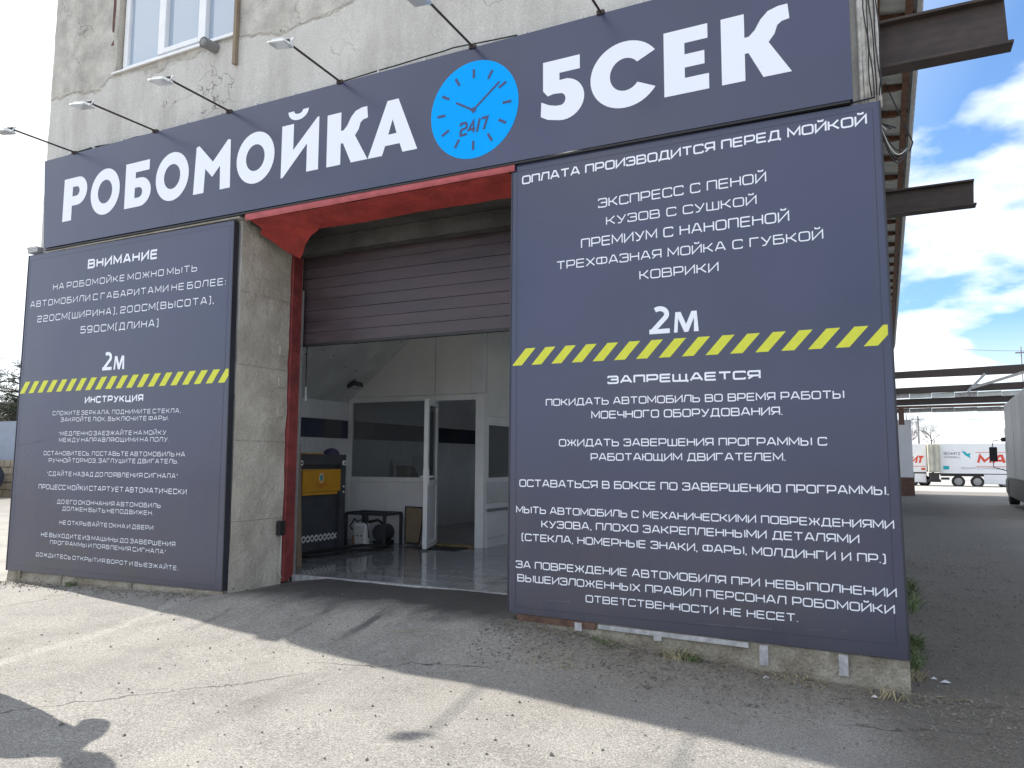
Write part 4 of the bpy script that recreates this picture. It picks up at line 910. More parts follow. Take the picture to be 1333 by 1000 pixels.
for i in range(5):
    MB().tube(wig([(-.01 + i * .022, .0, 5.2), (.0 + i * .02, -.015, 4.4), (.03 + i * .015, .0, 3.78)], .022, .1, seed=i * 3), .0045, 5).build('cable', 'cable', cb3, smooth=True)
for i in range(4):
    pts = [(.08 + .03 * i, .3, 3.66)] ; 
    for k in range(9): t = k / 8; pts.append((.07 + .19 * t, .5 + .3 * t, 3.70 - (.10 + .035 * i) * math.sin(math.pi * t) - .10 * t + .1))
    MB().tube(pts, .005, 5).build('cable', 'cable_white' if i == 1 else 'cable', cb3, smooth=True)
MB().tube([(.12, .4, 4.04), (.20, .5, 3.85), (.285, .62, 3.66), (.265, .68, 3.62)], .005, 5).build('cable', 'cable', cb3, smooth=True)
lst = MB(); 
for i in range(24):
    xx = -8.6 + i * .125; a = .012 * noise.noise(Vector((xx * 6, 0, 0))); b = .012 * noise.noise(Vector((xx * 6 + .75, 0, 0)))
    lst.hexa([(xx, .0, 3.742), (xx + .125, .0, 3.742), (xx + .125, .06, 3.742), (xx, .06, 3.742), (xx, .0, 3.762 + a), (xx + .125, .0, 3.762 + b), (xx + .125, .06, 3.762), (xx, .06, 3.762)])
lst.build('plaster_ledge', 'plaster', bld)
sb = thing('junction_box', (-8.84, -.01, 3.78), 'small grey box at the top left corner of the left banner', 'box')
MB().box(-8.90, -8.72, -.04, .04, 3.755, 3.82).build('box_body', 'grey_steel', sb, bevel=.006)
MB().box(-8.905, -8.715, -.045, -.04, 3.80, 3.825).build('box_lid', 'edge_white', sb, bevel=.002)

# ------------------------------------------------------------------ lamps on arms
heads = [(-8.17, -7.80), (-6.84, -6.56), (-5.77, -5.53), (-4.38, -4.16), (-2.98, -2.83), (-1.84, -1.75)]
names = ['leftmost white floodlight on a thin dark arm, hanging past the building corner', 'second white floodlight from the left, on its dark arm above the first letters',
         'white floodlight on a dark arm just below the left part of the window', 'white floodlight on a dark arm above the last letters of the first word',
         'white floodlight on a dark arm above the blue clock disc', 'rightmost lamp arm rising from the sign top beyond the clock']
lamp0 = None
for i, (bx_, hx) in enumerate(heads):
    if lamp0 is None:
        t = thing('floodlight', (0, 0, 0), names[0], 'lamp', 'floodlights on arms above the long sign'); lamp0 = t
        MB().tube([(0, .05, 0), (0, -.05, -.002), (0, -.99, -.15)], .0098, 8).build('arm', 'black_steel', t, smooth=True)
        MB().box(-.03, .03, -.05, .05, -.02, .012).build('bracket', 'black_steel', t)
        hp = MB(); hp.hexa([(-.075, -1.16, -.245), (.075, -1.16, -.245), (.075, -1.0, -.215), (-.075, -1.0, -.215), (-.065, -1.15, -.225), (.065, -1.15, -.225), (.065, -1.01, -.185), (-.065, -1.01, -.185)])
        h_ = hp.build('lamp_housing', 'lamp_white', t, bevel=.006)
        for k in range(5): MB().box(-.05, .05, -1.13 + k * .025, -1.122 + k * .025, -.232 + k * .0047, -.20 + k * .0047).build('cooling_fin', 'lamp_white', h_)
        MB().hexa([(-.068, -1.152, -.249), (.068, -1.152, -.249), (.068, -1.008, -.222), (-.068, -1.008, -.222), (-.068, -1.152, -.2455), (.068, -1.152, -.2455), (.068, -1.008, -.2185), (-.068, -1.008, -.2185)]).build('lens', 'lamp_glass', h_)
        yk = MB(); yk.tube([(-.082, -1.08, -.222), (-.085, -1.03, -.15), (-.03, -.99, -.14), (.03, -.99, -.14), (.085, -1.03, -.15), (.082, -1.08, -.222)], .006, 6); yk.build('yoke', 'lamp_white', t)
        MB().cyl((0, -.99, -.15), (1, 0, 0), .02, .05, 10).build('hinge', 'black', t)
        o = t
    else: o = copy_tree(lamp0)
    o['label'] = names[i]; o.location = (bx_, 0, 4.85)
    o.rotation_euler = (0, 0, math.atan2((hx - bx_), .99) + random.uniform(-.02, .02))

# ------------------------------------------------------------------ torn red awning strip
aw = thing('awning', (-4.0, .2, 3.7), 'torn red fabric strip hanging across the top of the doorway', 'awning')
m = MB(); K = 40
for i in range(K + 1):
    t = i / K; xx = -5.50 + t * 2.92
    for j, (yy, zz) in enumerate(((-.02, 3.762), (-.028, 3.715), (-.015, 3.690 + .012 * t))): m.v.append(Vector((xx + .0, yy, zz + .004 * noise.noise(Vector((xx * 5, j, 0))))))
for i in range(K):
    for j in range(2): k = i * 3 + j; m.f.append((k, k + 3, k + 4, k + 1))
m.build('top_hem', 'red_strip', aw, smooth=True)
m = MB()
low = lambda t: interp(t, [(0, (.10)), (1, .10)])
K = 60; RW = 8
for i in range(K + 1):
    t = i / K; xt = -5.44 + t * 2.80
    for j in range(RW + 1):
        s = j / RW
        yy = .0 + .40 * s; zz = 3.690 + .012 * t - .045 * s + .004 * math.sin(xt * 5 + s) * s + .014 * math.sin(xt * 16 + s * 5) * s * (1 - .5 * s) * sstep(.78, .95, t) + .006 * noise.noise(Vector((xt * 3, s * 2, 0)))
        xx = xt + .03 * s * math.sin(t * 20); m.v.append(Vector((xx, yy, zz)))
for i in range(K):
    for j in range(RW): k = i * (RW + 1) + j; m.f.append((k, k + RW + 1, k + RW + 2, k + 1))
m.build('fabric', 'red_fabric', aw, smooth=True)
# torn corner flap
m = MB(); fl = [(-5.47, .0, 3.70), (-5.46, .16, 3.66), (-5.52, .20, 3.62), (-5.50, .33, 3.585), (-5.44, .50, 3.50), (-5.37, .55, 3.46), (-5.30, .55, 3.43), (-5.22, .50, 3.47), (-5.14, .44, 3.55), (-5.10, .40, 3.52), (-5.05, .41, 3.60), (-4.95, .40, 3.638), (-4.7, .2, 3.669), (-4.75, .0, 3.695), (-5.1, .0, 3.695)]
m.v = [Vector(p) for p in fl] + [Vector((-5.15, .22, 3.655))]
for i in range(len(fl)): m.f.append((i, (i + 1) % len(fl), len(fl)))
m.build('torn_flap', 'red_fabric', aw, smooth=True)
for xx in (-4.35, -3.5): MB().box(xx, xx + .02, -.01, .0, 3.755, 3.79).build('hook', 'grey_steel', aw)

# ------------------------------------------------------------------ socket on the jamb
jb = thing('socket_box', (-5.59, .69, .68), 'small black box with dangling white wire on the red door jamb', 'socket')
MB().box(-5.60, -5.55, .66, .74, .60, .745).build('box_body', 'black', jb, bevel=.006)
MB().tube(wig([(-5.565, .70, .60), (-5.555, .69, .40), (-5.57, .68, .25), (-5.54, .70, .17)], .018, .05), .0045, 5).build('wire', 'cable_white', jb, smooth=True)

# ------------------------------------------------------------------ hall interior
FZ = .17
flr = MB().box(-7.6, -0.31, .95, 9.2, .10, FZ - .006).build('interior_floor', 'grout'); tag(flr, kind='structure')
tm_ = None; ts = .345
for i in range(21):
    for j in range(24):
        x0 = -7.55 + i * ts; y0 = .955 + j * ts
        if x0 + ts > -.31: continue
        if tm_ is None:
            o = MB().box(.003, ts - .003, .003, ts - .003, -.005, .0).build('tile', 'wet_tile', flr); tm_ = o.data
        else:
            o = bpy.data.objects.new('tile', tm_); COL.objects.link(o); o.parent = flr
        o.location = (x0, y0, FZ + random.uniform(-.0008, .0012)); o.rotation_euler = (random.uniform(-.0025, .0025), random.uniform(-.0025, .0025), 0)
MB().box(-5.60, -2.5, .915, .953, .08, .177).build('threshold', 'steel_strip', bld)
hall = thing('wash_hall', (-5, 5, .1), 'pale clad wash hall seen through the open doorway', 'room')
hm = MB()
hm.box(-7.45, -7.36, .42, 9.2, -.1, 4.0); hm.box(-7.45, -0.31, 9.2, 9.3, -.1, 4.2)
hm.build('wall_cladding', 'wall_in', hall)
hm = MB().box(-6.3, -3.6, .94, 9.3, 3.95, 4.05); hm.box(-3.6, -1.0, .94, 2.2, 3.95, 4.05); hm.box(-3.6, -1.0, 7.5, 9.3, 3.95, 4.05); hm.box(-1.0, -.31, .94, 9.3, 3.95, 4.05); hm.build('ceiling', 'ceil_in', hall)  # ceiling left open below the added skylight to brighten the hall
MB().box(-7.45, -5.66, .935, 1.0, 0, 4.0).build('front_return', 'concrete', hall)
sc_ = MB().hexa([(-7.36, 1.0, 2.24), (-5.2, 1.0, 3.983), (-5.2, 3.995, 3.983), (-7.36, 3.995, 2.24), (-7.36, 1.0, 2.30), (-5.2, 1.0, 4.043), (-5.2, 3.995, 4.043), (-7.36, 3.995, 2.30)])
sc_.build('sloping_ceiling', 'ceil_in', hall)
for k in range(4):  # unseen side wall windows, added to brighten the hall
    y_ = 1.4 + k * 1.8; w_ = MB().box(-.16, -.08, y_, y_ + .08, 1.3, 3.5); w_.box(-.16, -.08, y_ + 1.72, y_ + 1.8, 1.3, 3.5); w_.box(-.16, -.08, y_ + .08, y_ + 1.72, 1.3, 1.38); w_.box(-.16, -.08, y_ + .08, y_ + 1.72, 3.42, 3.5)
    w_ = w_.build('window', 'pvc', hall); MB().box(-.125, -.12, y_ + .08, y_ + 1.72, 1.38, 3.42).build('pane', 'glass_in', w_)
# droplets / stains on sloping ceiling
for i in range(26):
    yy = random.uniform(1.6, 3.9); xx = random.uniform(-7.2, -6.1); zz = 2.24 + (xx + 7.36) * .807 - .004
    r_ = random.uniform(.007, .016); mm = MB(); mm.flat(arc(0, 0, r_, r_ * 2.0, 0, 330, 11), [], 0)
    mm.v = [Vector((v.x + xx, yy + v.z, zz + v.x * .807 - .002)) for v in mm.v]; mm.build('water_drop', 'grey_steel', hall, recalc=False)
# left wall boards with a dark band
for i in range(20):
    y0 = 1.05 + i * .40
    z1 = 2.24 if y0 < 3.9 else 3.9
    MB().box(-7.36, -7.345, y0, y0 + .394, FZ, 1.69).build('panel', 'pvc_panel', hall)
    MB().box(-7.36, -7.343, y0, y0 + .394, 1.693, 1.967).build('panel', 'navy_tile' if i % 3 else 'grey_tile', hall)
    MB().box(-7.36, -7.345, y0, y0 + .394, 1.97, z1).build('panel', 'pvc_panel', hall)

pt = thing('office_partition', (-6.2, 4.0, FZ), 'white framed office partition with large tinted window at the back of the bay', 'partition')
PX0, PX1, PX2, PX3 = -7.34, -5.86, -5.76, -5.11
fr = MB(); y0, y1 = 3.99, 4.06
fr.box(PX0, PX0 + .07, y0, y1, FZ, 2.31); fr.box(PX1 - .02, PX2, y0, y1, FZ, 2.31); fr.box(PX0 + .07, PX1 - .02, y0, y1, 2.235, 2.31); fr.box(PX0 + .07, PX1 - .02, y0, y1, 1.05, 1.12)
fr.box(PX2, PX3 + .0, y0, y1, 2.225, 2.31); fr.box(PX3, PX3 + .13, y0 - .015, y1 + .02, FZ, 2.31)
fr.box(-6.60, -6.57, y0 - .004, y1, FZ, 1.05); fr.box(PX0 + .07, PX1 - .02, y0, y1, FZ, .20)
fr.build('frame', 'pvc', pt, bevel=.005)
MB().box(PX0 + .07, -6.603, 4.012, 4.04, .20, 1.05).build('panel', 'pvc_panel', pt)
MB().box(-6.567, PX1 - .02, 4.012, 4.04, .20, 1.05).build('panel', 'pvc_panel', pt)
MB().box(PX0 + .07, PX1 - .02, 4.02, 4.028, 1.12, 2.235).build('pane', 'glass_in', pt)
MB().box(PX0 - .02, -5.80, 4.0, 4.05, 2.315, 3.94).build('upper_panel', 'wall_in', pt)
MB().box(-5.79, -5.20, 4.0, 4.05, 2.315, 3.94).build('upper_panel', 'wall_in', pt)
MB().box(-5.19, -4.985, 3.985, 4.06, 2.315, 3.94).build('upper_panel', 'pvc_panel', pt)
# return wall running back on the right
MB().box(-5.03, -4.985, 4.08, 9.1, 2.0, 3.94).build('upper_panel', 'wall_in', pt)
fr = MB(); fr.box(-5.035, -4.98, 4.081, 9.0, 1.87, 1.995); fr.box(-5.035, -4.98, 4.081, 9.0, 1.06, 1.13); fr.box(-5.035, -4.98, 4.081, 4.14, 1.131, 1.869); fr.box(-5.035, -4.98, 5.3, 5.36, 1.131, 1.869); fr.build('frame', 'pvc', pt, bevel=.004)
MB().box(-5.01, -5.0, 4.14, 5.3, 1.13, 1.87).build('pane', 'glass_in', pt)
MB().box(-5.03, -4.99, 4.081, 9.0, .78, 1.058).build('panel', 'ceil_in', pt)
MB().box(-5.03, -4.975, 4.081, 9.0, .30, .775).build('panel', 'pvc_panel', pt)
MB().box(-5.03, -4.97, 4.081, 9.0, FZ, .295).build('panel', 'pvc_panel', pt)
MB().box(-5.0, -4.96, 4.081, 9.0, .66, .70).build('rail', 'grey_steel', pt)
# open door leaf, hinged at the left side of the doorway
dr = thing('glazed_door', (-5.75, 3.985, FZ), 'narrow white glazed office door standing open towards the wash bay', 'door')
dr.rotation_euler = (0, 0, R(-71))
def dpart(name, bx, mt, par=dr, **k):
    o = MB().box(*bx).build(name, mt, None, **k); o.parent = par; return o
for nm, bxs in (('frame', [(0, .08, -.03, .03, .02, 2.03), (.56, .64, -.03, .03, .02, 2.03), (.08, .56, -.03, .03, .02, .10), (.08, .56, -.03, .03, 1.95, 2.03), (.08, .56, -.03, .03, .85, .93)]),):
    mm = MB()
    for b_ in bxs: mm.box(*b_)
    o = mm.build(nm, 'pvc', None, bevel=.004); o.parent = dr
dpart('panel', (.08, .56, -.015, .015, .10, .85), 'pvc_panel'); dpart('pane', (.08, .56, -.004, .004, .93, 1.95), 'glass_in')
for s in (-1, 1):
    mm = MB(); mm.tube([(.60, s * .03, .98), (.60, s * .075, .98), (.50, s * .078, .98)], .010, 8); mm.box(.585, .615, min(s * .03, s * .04), max(s * .03, s * .04), .88, 1.08); o = mm.build('handle', 'pvc', None); o.parent = dr
th = thing('doorstep', (-5.44, 3.94, FZ), 'worn brown threshold strip below the open office doorway', 'threshold')
MB().box(-5.76, -5.11, 3.90, 4.05, FZ, FZ + .035).build('strip', 'brass', th, bevel=.004)
mt_ = MB().box(-5.80, -5.15, 3.55, 3.88, FZ + .002, FZ + .014); tag(mt_.build('door_mat', 'black'), 'thin black mat on the wet floor in front of the office doorway', 'mat')
# office behind: back partition with window, table and bottles
ob = thing('inner_office_wall', (-5.6, 6.4, FZ), 'second white framed glazed wall seen through the open office doorway', 'partition')
mm = MB(); mm.box(-6.25, -6.17, 6.4, 6.46, FZ, 2.35); mm.box(-6.17, -5.05, 6.4, 6.46, 2.22, 2.30); mm.box(-6.17, -5.05, 6.4, 6.46, 1.05, 1.12); mm.build('frame', 'pvc', ob)
MB().box(-6.17, -5.05, 6.42, 6.44, FZ, 1.05).build('panel', 'pvc_panel', ob); MB().box(-6.17, -5.05, 6.43, 6.435, 1.12, 2.22).build('pane', 'glass_in', ob); MB().box(-6.17, -5.05, 6.4, 6.46, 2.301, 3.9).build('panel', 'ceil_in', ob)
tb = thing('office_table', (-7.0, 5.0, FZ), 'pale table standing behind the tinted office window', 'table')
MB().box(-7.32, -6.62, 4.75, 5.3, 1.02, 1.06).build('tabletop', 'cardboard', tb, bevel=.004)
for a, b_ in ((-7.30, 4.8), (-6.70, 4.8), (-7.30, 5.24), (-6.70, 5.24)): MB().box(a, a + .05, b_, b_ + .05, FZ, 1.02).build('leg', 'dark_grey', tb)
for nm, lab, cat, px, hh, rr in (('bottle', 'tall dark bottle on the table behind the office window', 'bottle', -7.16, .30, .035), ('bottle', 'short dark round jug on the table, right behind the office window', 'jug', -6.72, .17, .065)):
    tt = thing(nm, (px, 4.9, 1.06), lab, cat); MB().tube([(px, 4.9, 1.06), (px, 4.9, 1.06 + hh * .65), (px, 4.9, 1.06 + hh * .8), (px, 4.9, 1.06 + hh)], [rr, rr, rr * .4, rr * .35], 12).build('body', 'dark_grey', tt, smooth=True)
    MB().cyl((px, 4.9, 1.065 + hh), (0, 0, 1), rr * .42, .02, 10).build('cap', 'black', tt)
bx2 = thing('carton', (-6.95, 4.95, 1.06), 'beige carton on the table between the bottle and the jug', 'box')
MB().box(-7.05, -6.84, 4.88, 5.05, 1.06, 1.28).build('carton_body', 'cardboard', bx2, bevel=.004); MB().box(-7.055, -6.835, 4.875, 5.055, 1.255, 1.283).build('lid', 'cardboard', bx2)

# floodlight on the sloping ceiling
fl_ = thing('ceiling_floodlight', (-7.0, 3.7, 2.52), 'small dark floodlight fixed under the sloping ceiling of the bay', 'lamp')
mm = MB(); mm.hexa([(-7.06, 3.60, 2.42), (-6.90, 3.55, 2.46), (-6.86, 3.72, 2.44), (-7.03, 3.77, 2.41), (-7.08, 3.60, 2.47), (-6.92, 3.55, 2.53), (-6.88, 3.72, 2.51), (-7.05, 3.77, 2.46)]); mm.build('housing', 'dark_grey', fl_, bevel=.006)
MB().tube([(-6.98, 3.66, 2.50), (-6.97, 3.66, 2.57)], .012, 8).build('bracket', 'black', fl_)
MB().hexa([(-7.045, 3.61, 2.4165), (-6.905, 3.565, 2.4535), (-6.87, 3.715, 2.4345), (-7.02, 3.755, 2.4065), (-7.045, 3.61, 2.4205), (-6.905, 3.565, 2.4575), (-6.87, 3.715, 2.4385), (-7.02, 3.755, 2.4105)]).build('lens', 'lamp_glass', fl_)

# wash machine column
wm = thing('wash_machine', (-6.65, 2.4, FZ), 'dark wash machine with an amber plate beside the left wall of the bay', 'machine')
X1 = -6.47
MB().box(-6.95, X1, 1.93, 2.02, FZ, 1.44).build('post', 'dark_grey', wm, bevel=.01); MB().box(-6.95, X1, 2.76, 2.87, FZ, 1.44).build('post', 'dark_grey', wm, bevel=.01)
MB().box(-6.95, X1, 2.02, 2.76, 1.30, 1.44).build('top_box', 'dark_grey', wm, bevel=.008); MB().box(-6.9, X1 - .06, 2.02, 2.76, FZ + .05, 1.30).build('back_plate', 'dark_grey', wm)
MB().box(-6.92, X1 - .02, 2.02, 2.76, FZ, FZ + .06).build('base', 'black', wm, bevel=.006)
yp = MB().box(X1 - .03, X1 + .005, 2.025, 2.755, .965, 1.25).build('amber_plate', 'amber', wm, bevel=.004)
MB().box(X1 - .03, X1 + .002, 2.025, 2.70, .925, .962).build('amber_strip', 'amber', wm, bevel=.003)
MB().box(-6.9, -6.5, 2.10, 2.45, 1.441, 1.455).build('amber_top', 'amber', wm)
# emblem and lettering on the plate (plane x = X1 + .006)
def onx(mb, x, yc, zc):
    mb.v = [Vector((x + v.y, yc + v.x, zc + v.z)) for v in mb.v]; return mb
e = onx(MB().flat(arc(0, 0, .045, .062, 0, 345, 23), [arc(0, 0, .035, .052, 0, 345, 23)], 0), X1 + .0065, 2.37, 1.14); e.build('emblem', 'pvc', yp, recalc=False)
e = onx(MB().flat(arc(-.004, .004, .028, .032, 0, 340, 17), [], 0), X1 + .0065, 2.37, 1.14); e.build('emblem', 'teal_print', yp, recalc=False)
e = onx(text_mesh('АВТОМОЙКА', -.12, 0, .12, 0, .018, 1, 0), X1 + .007, 2.37, 1.045); e.build('text_line', 'red_print', yp, recalc=False)
e = onx(text_mesh('РОБОТ', -.06, 0, .06, 0, .016, 1, 0), X1 + .007, 2.37, 1.02); e.build('text_line', 'red_print', yp, recalc=False)
e = onx(text_mesh('200СМ', -.09, 0, .09, 0, .012, .6, 0), X1 + .007, 2.15, 1.225); e.build('text_line', 'navy_print', yp, recalc=False)
for yy in (1.975, 2.815):
    MB().box(X1, X1 + .02, yy - .03, yy + .03, 1.30, 1.36).build('sensor', 'pvc', wm, bevel=.004); MB().cyl((X1 + .022, yy, 1.33), (1, 0, 0), .014, .006, 12).build('sensor_lens', 'black', wm)
for yy, zz in ((1.975, 1.24), (2.82, 1.02), (2.82, .95)): MB().cyl((X1 + .004, yy, zz), (1, 0, 0), .013, .012, 10).build('bolt', 'pvc', wm)
gr_ = MB()
for i in range(9): gr_.beam((X1 - .05, 2.05 + i * .08, .34), (X1 - .05, 2.13 + i * .08, .42), .012, .012); gr_.beam((X1 - .05, 2.13 + i * .08, .34), (X1 - .05, 2.05 + i * .08, .42), .012, .012)
gr_.build('lattice_guard', 'pvc_panel', wm)
ct = MB(); 
for j in range(7):
    for i in range(12): a = 2 * math.pi * i / 12; rr = .11 * math.cos(j / 6 * 1.5) * (1 + .1 * noise.noise(Vector((i, j, 1)))); ct.v.append(Vector((-6.62 + rr * math.cos(a), 2.74 + rr * math.sin(a), 1.442 + .085 * math.sin(j / 6 * 1.5))))
for j in range(6):
    for i in range(12): ct.f.append((j * 12 + i, j * 12 + (i + 1) % 12, (j + 1) * 12 + (i + 1) % 12, (j + 1) * 12 + i))
ct.f.append(tuple(72 + i for i in range(12))); tag(ct.build('cleaning_cloth', 'bucket', smooth=True), 'crumpled purple cloth lying on top of the dark wash machine', 'cloth')
bsd = thing('guide_rail', (-5.95, 1.6, FZ), 'beige narrow board standing against the left door jamb inside', 'board')
MB().hexa([(-5.98, 1.35, FZ), (-5.93, 1.37, FZ), (-5.93, 1.44, FZ), (-5.98, 1.42, FZ), (-6.05, 1.35, 1.55), (-6.0, 1.37, 1.55), (-6.0, 1.44, 1.55), (-6.05, 1.42, 1.55)]).build('board', 'cardboard', bsd)

# chains hanging in the left of the opening
for i, (cx_, zb, lab) in enumerate(((-6.05, 1.2, 'left one of the two pale hoist chains hanging beside the red jamb'), (-5.99, .95, 'right one of the two pale hoist chains hanging beside the red jamb'))):
    cm = MB(); zz = 2.75; k = 0
    while zz > zb:
        a = Vector((1, 0, 0)) if k % 2 else Vector((0, 1, 0)); c = Vector((cx_ + .004 * math.sin(zz * 4), 1.4, zz)); pts = [c + a * (.011 * math.cos(g)) + Vector((0, 0, .019 * math.sin(g))) for g in [j * math.pi / 3 for j in range(7)]]
        cm.tube(pts, .0035, 4, caps=False); zz -= .029; k += 1
    tag(cm.build('hoist_chain', 'grey_steel'), lab, 'chain', 'hoist chains in the doorway')
pc = thing('pull_cord', (-5.92, 1.4, 2.75), 'thin black pull cord with a white grip hanging in the opening', 'cord')
MB().tube([(-5.92, 1.4, 2.9), (-5.922, 1.4, 2.5), (-5.92, 1.4, 2.21)], .005, 6).build('cord', 'cable', pc)
MB().cyl((-5.92, 1.4, 2.16), (0, 0, 1), .012, .08, 8).build('grip', 'pvc', pc); MB().cyl((-5.92, 1.4, 2.075), (0, 0, 1), .015, .07, 8).build('grip', 'pvc', pc)

# pump frame, control box, board, hoses
pf = thing('equipment_rack', (-6.55, 3.6, FZ), 'low black steel frame holding a pump under the office window', 'frame')
fx0, fx1, fy0, fy1, fz = -6.88, -6.22, 3.42, 3.82, .62
for a, b_ in ((fx0, fy0), (fx1, fy0), (fx0, fy1), (fx1, fy1), (-6.52, fy0)): MB().box(a - .018, a + .018, b_ - .018, b_ + .018, FZ, fz).build('leg', 'dark_grey', pf)
for P_ in (((fx0, fy0), (fx1, fy0)), ((fx0, fy1), (fx1, fy1)), ((fx0, fy0), (fx0, fy1)), ((fx1, fy0), (fx1, fy1))): MB().beam((P_[0][0], P_[0][1], fz), (P_[1][0], P_[1][1], fz), .038, .038).build('rail', 'dark_grey', pf)
pu = thing('pump', (-6.36, 3.6, FZ), 'round dark electric pump motor inside the black frame', 'pump')
MB().tube([(-6.36, 3.46, .36), (-6.36, 3.49, .36), (-6.36, 3.70, .36), (-6.36, 3.74, .36)], [.08, .115, .115, .07], 20).build('motor', 'dark_grey', pu, smooth=False)
MB().box(-6.46, -6.26, 3.48, 3.72, FZ + .01, .25).build('foot', 'black', pu, bevel=.005); MB().tube([(-6.36, 3.60, .47), (-6.42, 3.55, .53), (-6.55, 3.5, .50)], .02, 8).build('outlet', 'black', pu, smooth=True)
cbx = thing('control_box', (-6.55, 3.35, FZ), 'small white control box with a paper note in front of the frame', 'box')
MB().box(-6.64, -6.44, 3.30, 3.38, FZ, .50).build('box_body', 'pvc_panel', cbx, bevel=.01); MB().box(-6.625, -6.47, 3.290, 3.299, .22, .46).build('paper_note', 'paper', cbx)
for a in (-6.58, -6.51): MB().cyl((a, 3.286, .33), (0, 1, 0), .012, .008, 12).build('knob', 'black', cbx)
MB().tube(wig([(-6.62, 3.36, .50), (-6.70, 3.38, .56), (-6.76, 3.36, .46), (-6.70, 3.34, .40)], .02, .04), .010, 6).build('cable', 'cable', cbx, smooth=True)
MB().tube(wig([(-6.60, 3.30, .52), (-6.50, 3.27, .55), (-6.42, 3.30, .48), (-6.41, 3.32, .30)], .015, .04, seed=3), .008, 6).build('cable', 'cable', cbx, smooth=True)
bo = thing('leaning_board', (-6.0, 3.9, FZ), 'beige board with black rounded edging leaning below the office window', 'board')
pl = [(-6.17, .20), (-5.94, .20)] + [(-5.94 + .06 * math.sin(R(a)) , .20 + .42 * (a / 90)) for a in (20, 40, 60, 80, 90)] + [(-5.88, .70), (-6.17, .71)]
MB().prism(pl, 3.86, 3.875).build('board_face', 'cardboard', bo)
ee = MB(); ee.tube([(a, 3.862, b_) for a, b_ in pl] + [(pl[0][0], 3.862, pl[0][1])], .013, 6); ee.build('black_edging', 'black', bo)
hs = MB().tube(wig([(-6.55, 1.95, FZ + .03), (-6.3, 2.25, FZ + .03), (-6.2, 2.7, FZ + .03), (-6.1, 3.1, FZ + .03), (-6.15, 3.4, FZ + .03), (-6.4, 3.2, FZ + .03), (-6.45, 2.7, FZ + .035), (-6.5, 2.2, FZ + .05), (-6.3, 1.75, FZ + .03)], .03, .1), .02, 8)
tag(hs.build('hose', 'cable', smooth=True), 'coiled black hose lying on the wet tiles before the frame', 'hose')
hs = MB().tube(wig([(-6.45, 2.8, FZ + .03), (-6.5, 3.1, FZ + .05), (-6.66, 3.30, .30), (-6.72, 3.42, .32)], .015, .06, seed=5), .018, 8)
tag(hs.build('hose', 'orange_hose', smooth=True), 'orange brown hose rising from the wet floor to the control box', 'hose')

# ------------------------------------------------------------------ I-beams that stick out past the right corner
def ibeam(x0, x1, yc, z0, z1, fw_, lab, tip=0.0):
    t = thing('steel_beam', (x0, yc, z0), lab, 'beam', 'steel beams sticking out of the side wall')
    T = .02; a0, a1 = x0 + .0, x1
    MB().hexa([(a0, yc - .008, z0 + T), (a1 - .02, yc - .008, z0 + T), (a1 - .02, yc + .008, z0 + T), (a0, yc + .008, z0 + T), (a0, yc - .008, z1 - T), (a1 - tip, yc - .008, z1 - T), (a1 - tip, yc + .008, z1 - T), (a0, yc + .008, z1 - T)]).build('web', 'black_steel', t)
    MB().box(a0, a1, yc - fw_, yc + fw_, z0, z0 + T).build('flange', 'black_steel', t, bevel=.003)
    MB().box(a0, a1 - tip, yc - fw_, yc + fw_, z1 - T, z1).build('flange', 'black_steel', t, bevel=.003)
ibeam(-.02, .86, .25, 4.05, 4.39, .07, 'upper dark steel beam sticking out from the wall corner beside the long sign', .03)
ibeam(.04, 1.00, 3.85, 4.09, 4.37, .07, 'lower looking dark steel beam further back along the side wall', .01)

# ------------------------------------------------------------------ overhead gantry behind
ga = thing('overhead_gantry', (3, 36, -.2), 'dark rusty steel overhead gantry crossing the yard behind the banner', 'gantry')
def gb(nm, x0, z0, z0b, x1, z1, z1b, y_, mt, th=.25): MB().hexa([(x0, y_, z0b), (x1, y_, z1b), (x1, y_ + th, z1b), (x0, y_ + th, z0b), (x0, y_, z0), (x1, y_, z1), (x1, y_ + th, z1), (x0, y_ + th, z0)]).build(nm, mt, ga)
gb('top_beam', .3, 5.76, 5.45, 9, 5.96, 5.50, 36, 'black_steel'); gb('upper_rail', .3, 4.96, 4.68, 9, 5.15, 4.80, 36, 'black_steel')
gb('lower_beam', .3, 4.44, 4.15, 9, 4.55, 4.25, 36.3, 'black_steel', .4); gb('bottom_edge', .3, 4.10, 4.00, 9, 4.15, 4.05, 36.2, 'rafter', .3)
for i in range(9):
    x0 = .35 + i * .95; gb('cladding_plate', x0, 4.68, 4.46, x0 + .93, 4.71, 4.49, 36.1 + .02 * (i % 2), 'corrugated' if i % 3 else 'edge_white', .1)
    gb('underside_plate', x0, 3.99, 3.80, x0 + .93, 3.99 + .02, 3.80 + .02 * (i % 2), 36.6, 'edge_white', .2)
MB().beam((3.72, 35.9, 4.70), (4.45, 35.9, 5.50), .12, .12, (0, 1, 0)).build('brace', 'grey_steel', ga); MB().beam((3.9, 35.7, 4.85), (6.2, 34.5, 5.50), .12, .16, (0, 1, 0)).build('brace', 'grey_steel', ga)
MB().box(.78, 1.02, 36.2, 36.5, 3.2, 4.0).build('post', 'brown_paint', ga); MB().box(8.6, 8.9, 36.1, 36.5, -.3, 4.1).build('post', 'black_steel', ga)
kp = thing('clad_pier', (1.05, 38, -.3), 'white corrugated clad pier on a brown base right beside the banner edge', 'pier')
mm = MB(); n_ = 14
for i in range(n_): x0 = .60 + i * .055; mm.box(x0, x0 + .053, 38 - .02 * (i % 2), 38.5, .62, 3.52)
mm.build('corrugated_cladding', 'trailer', kp); MB().box(.62, 1.39, 37.97, 38.5, -.4, .615).build('base', 'brown_paint', kp)

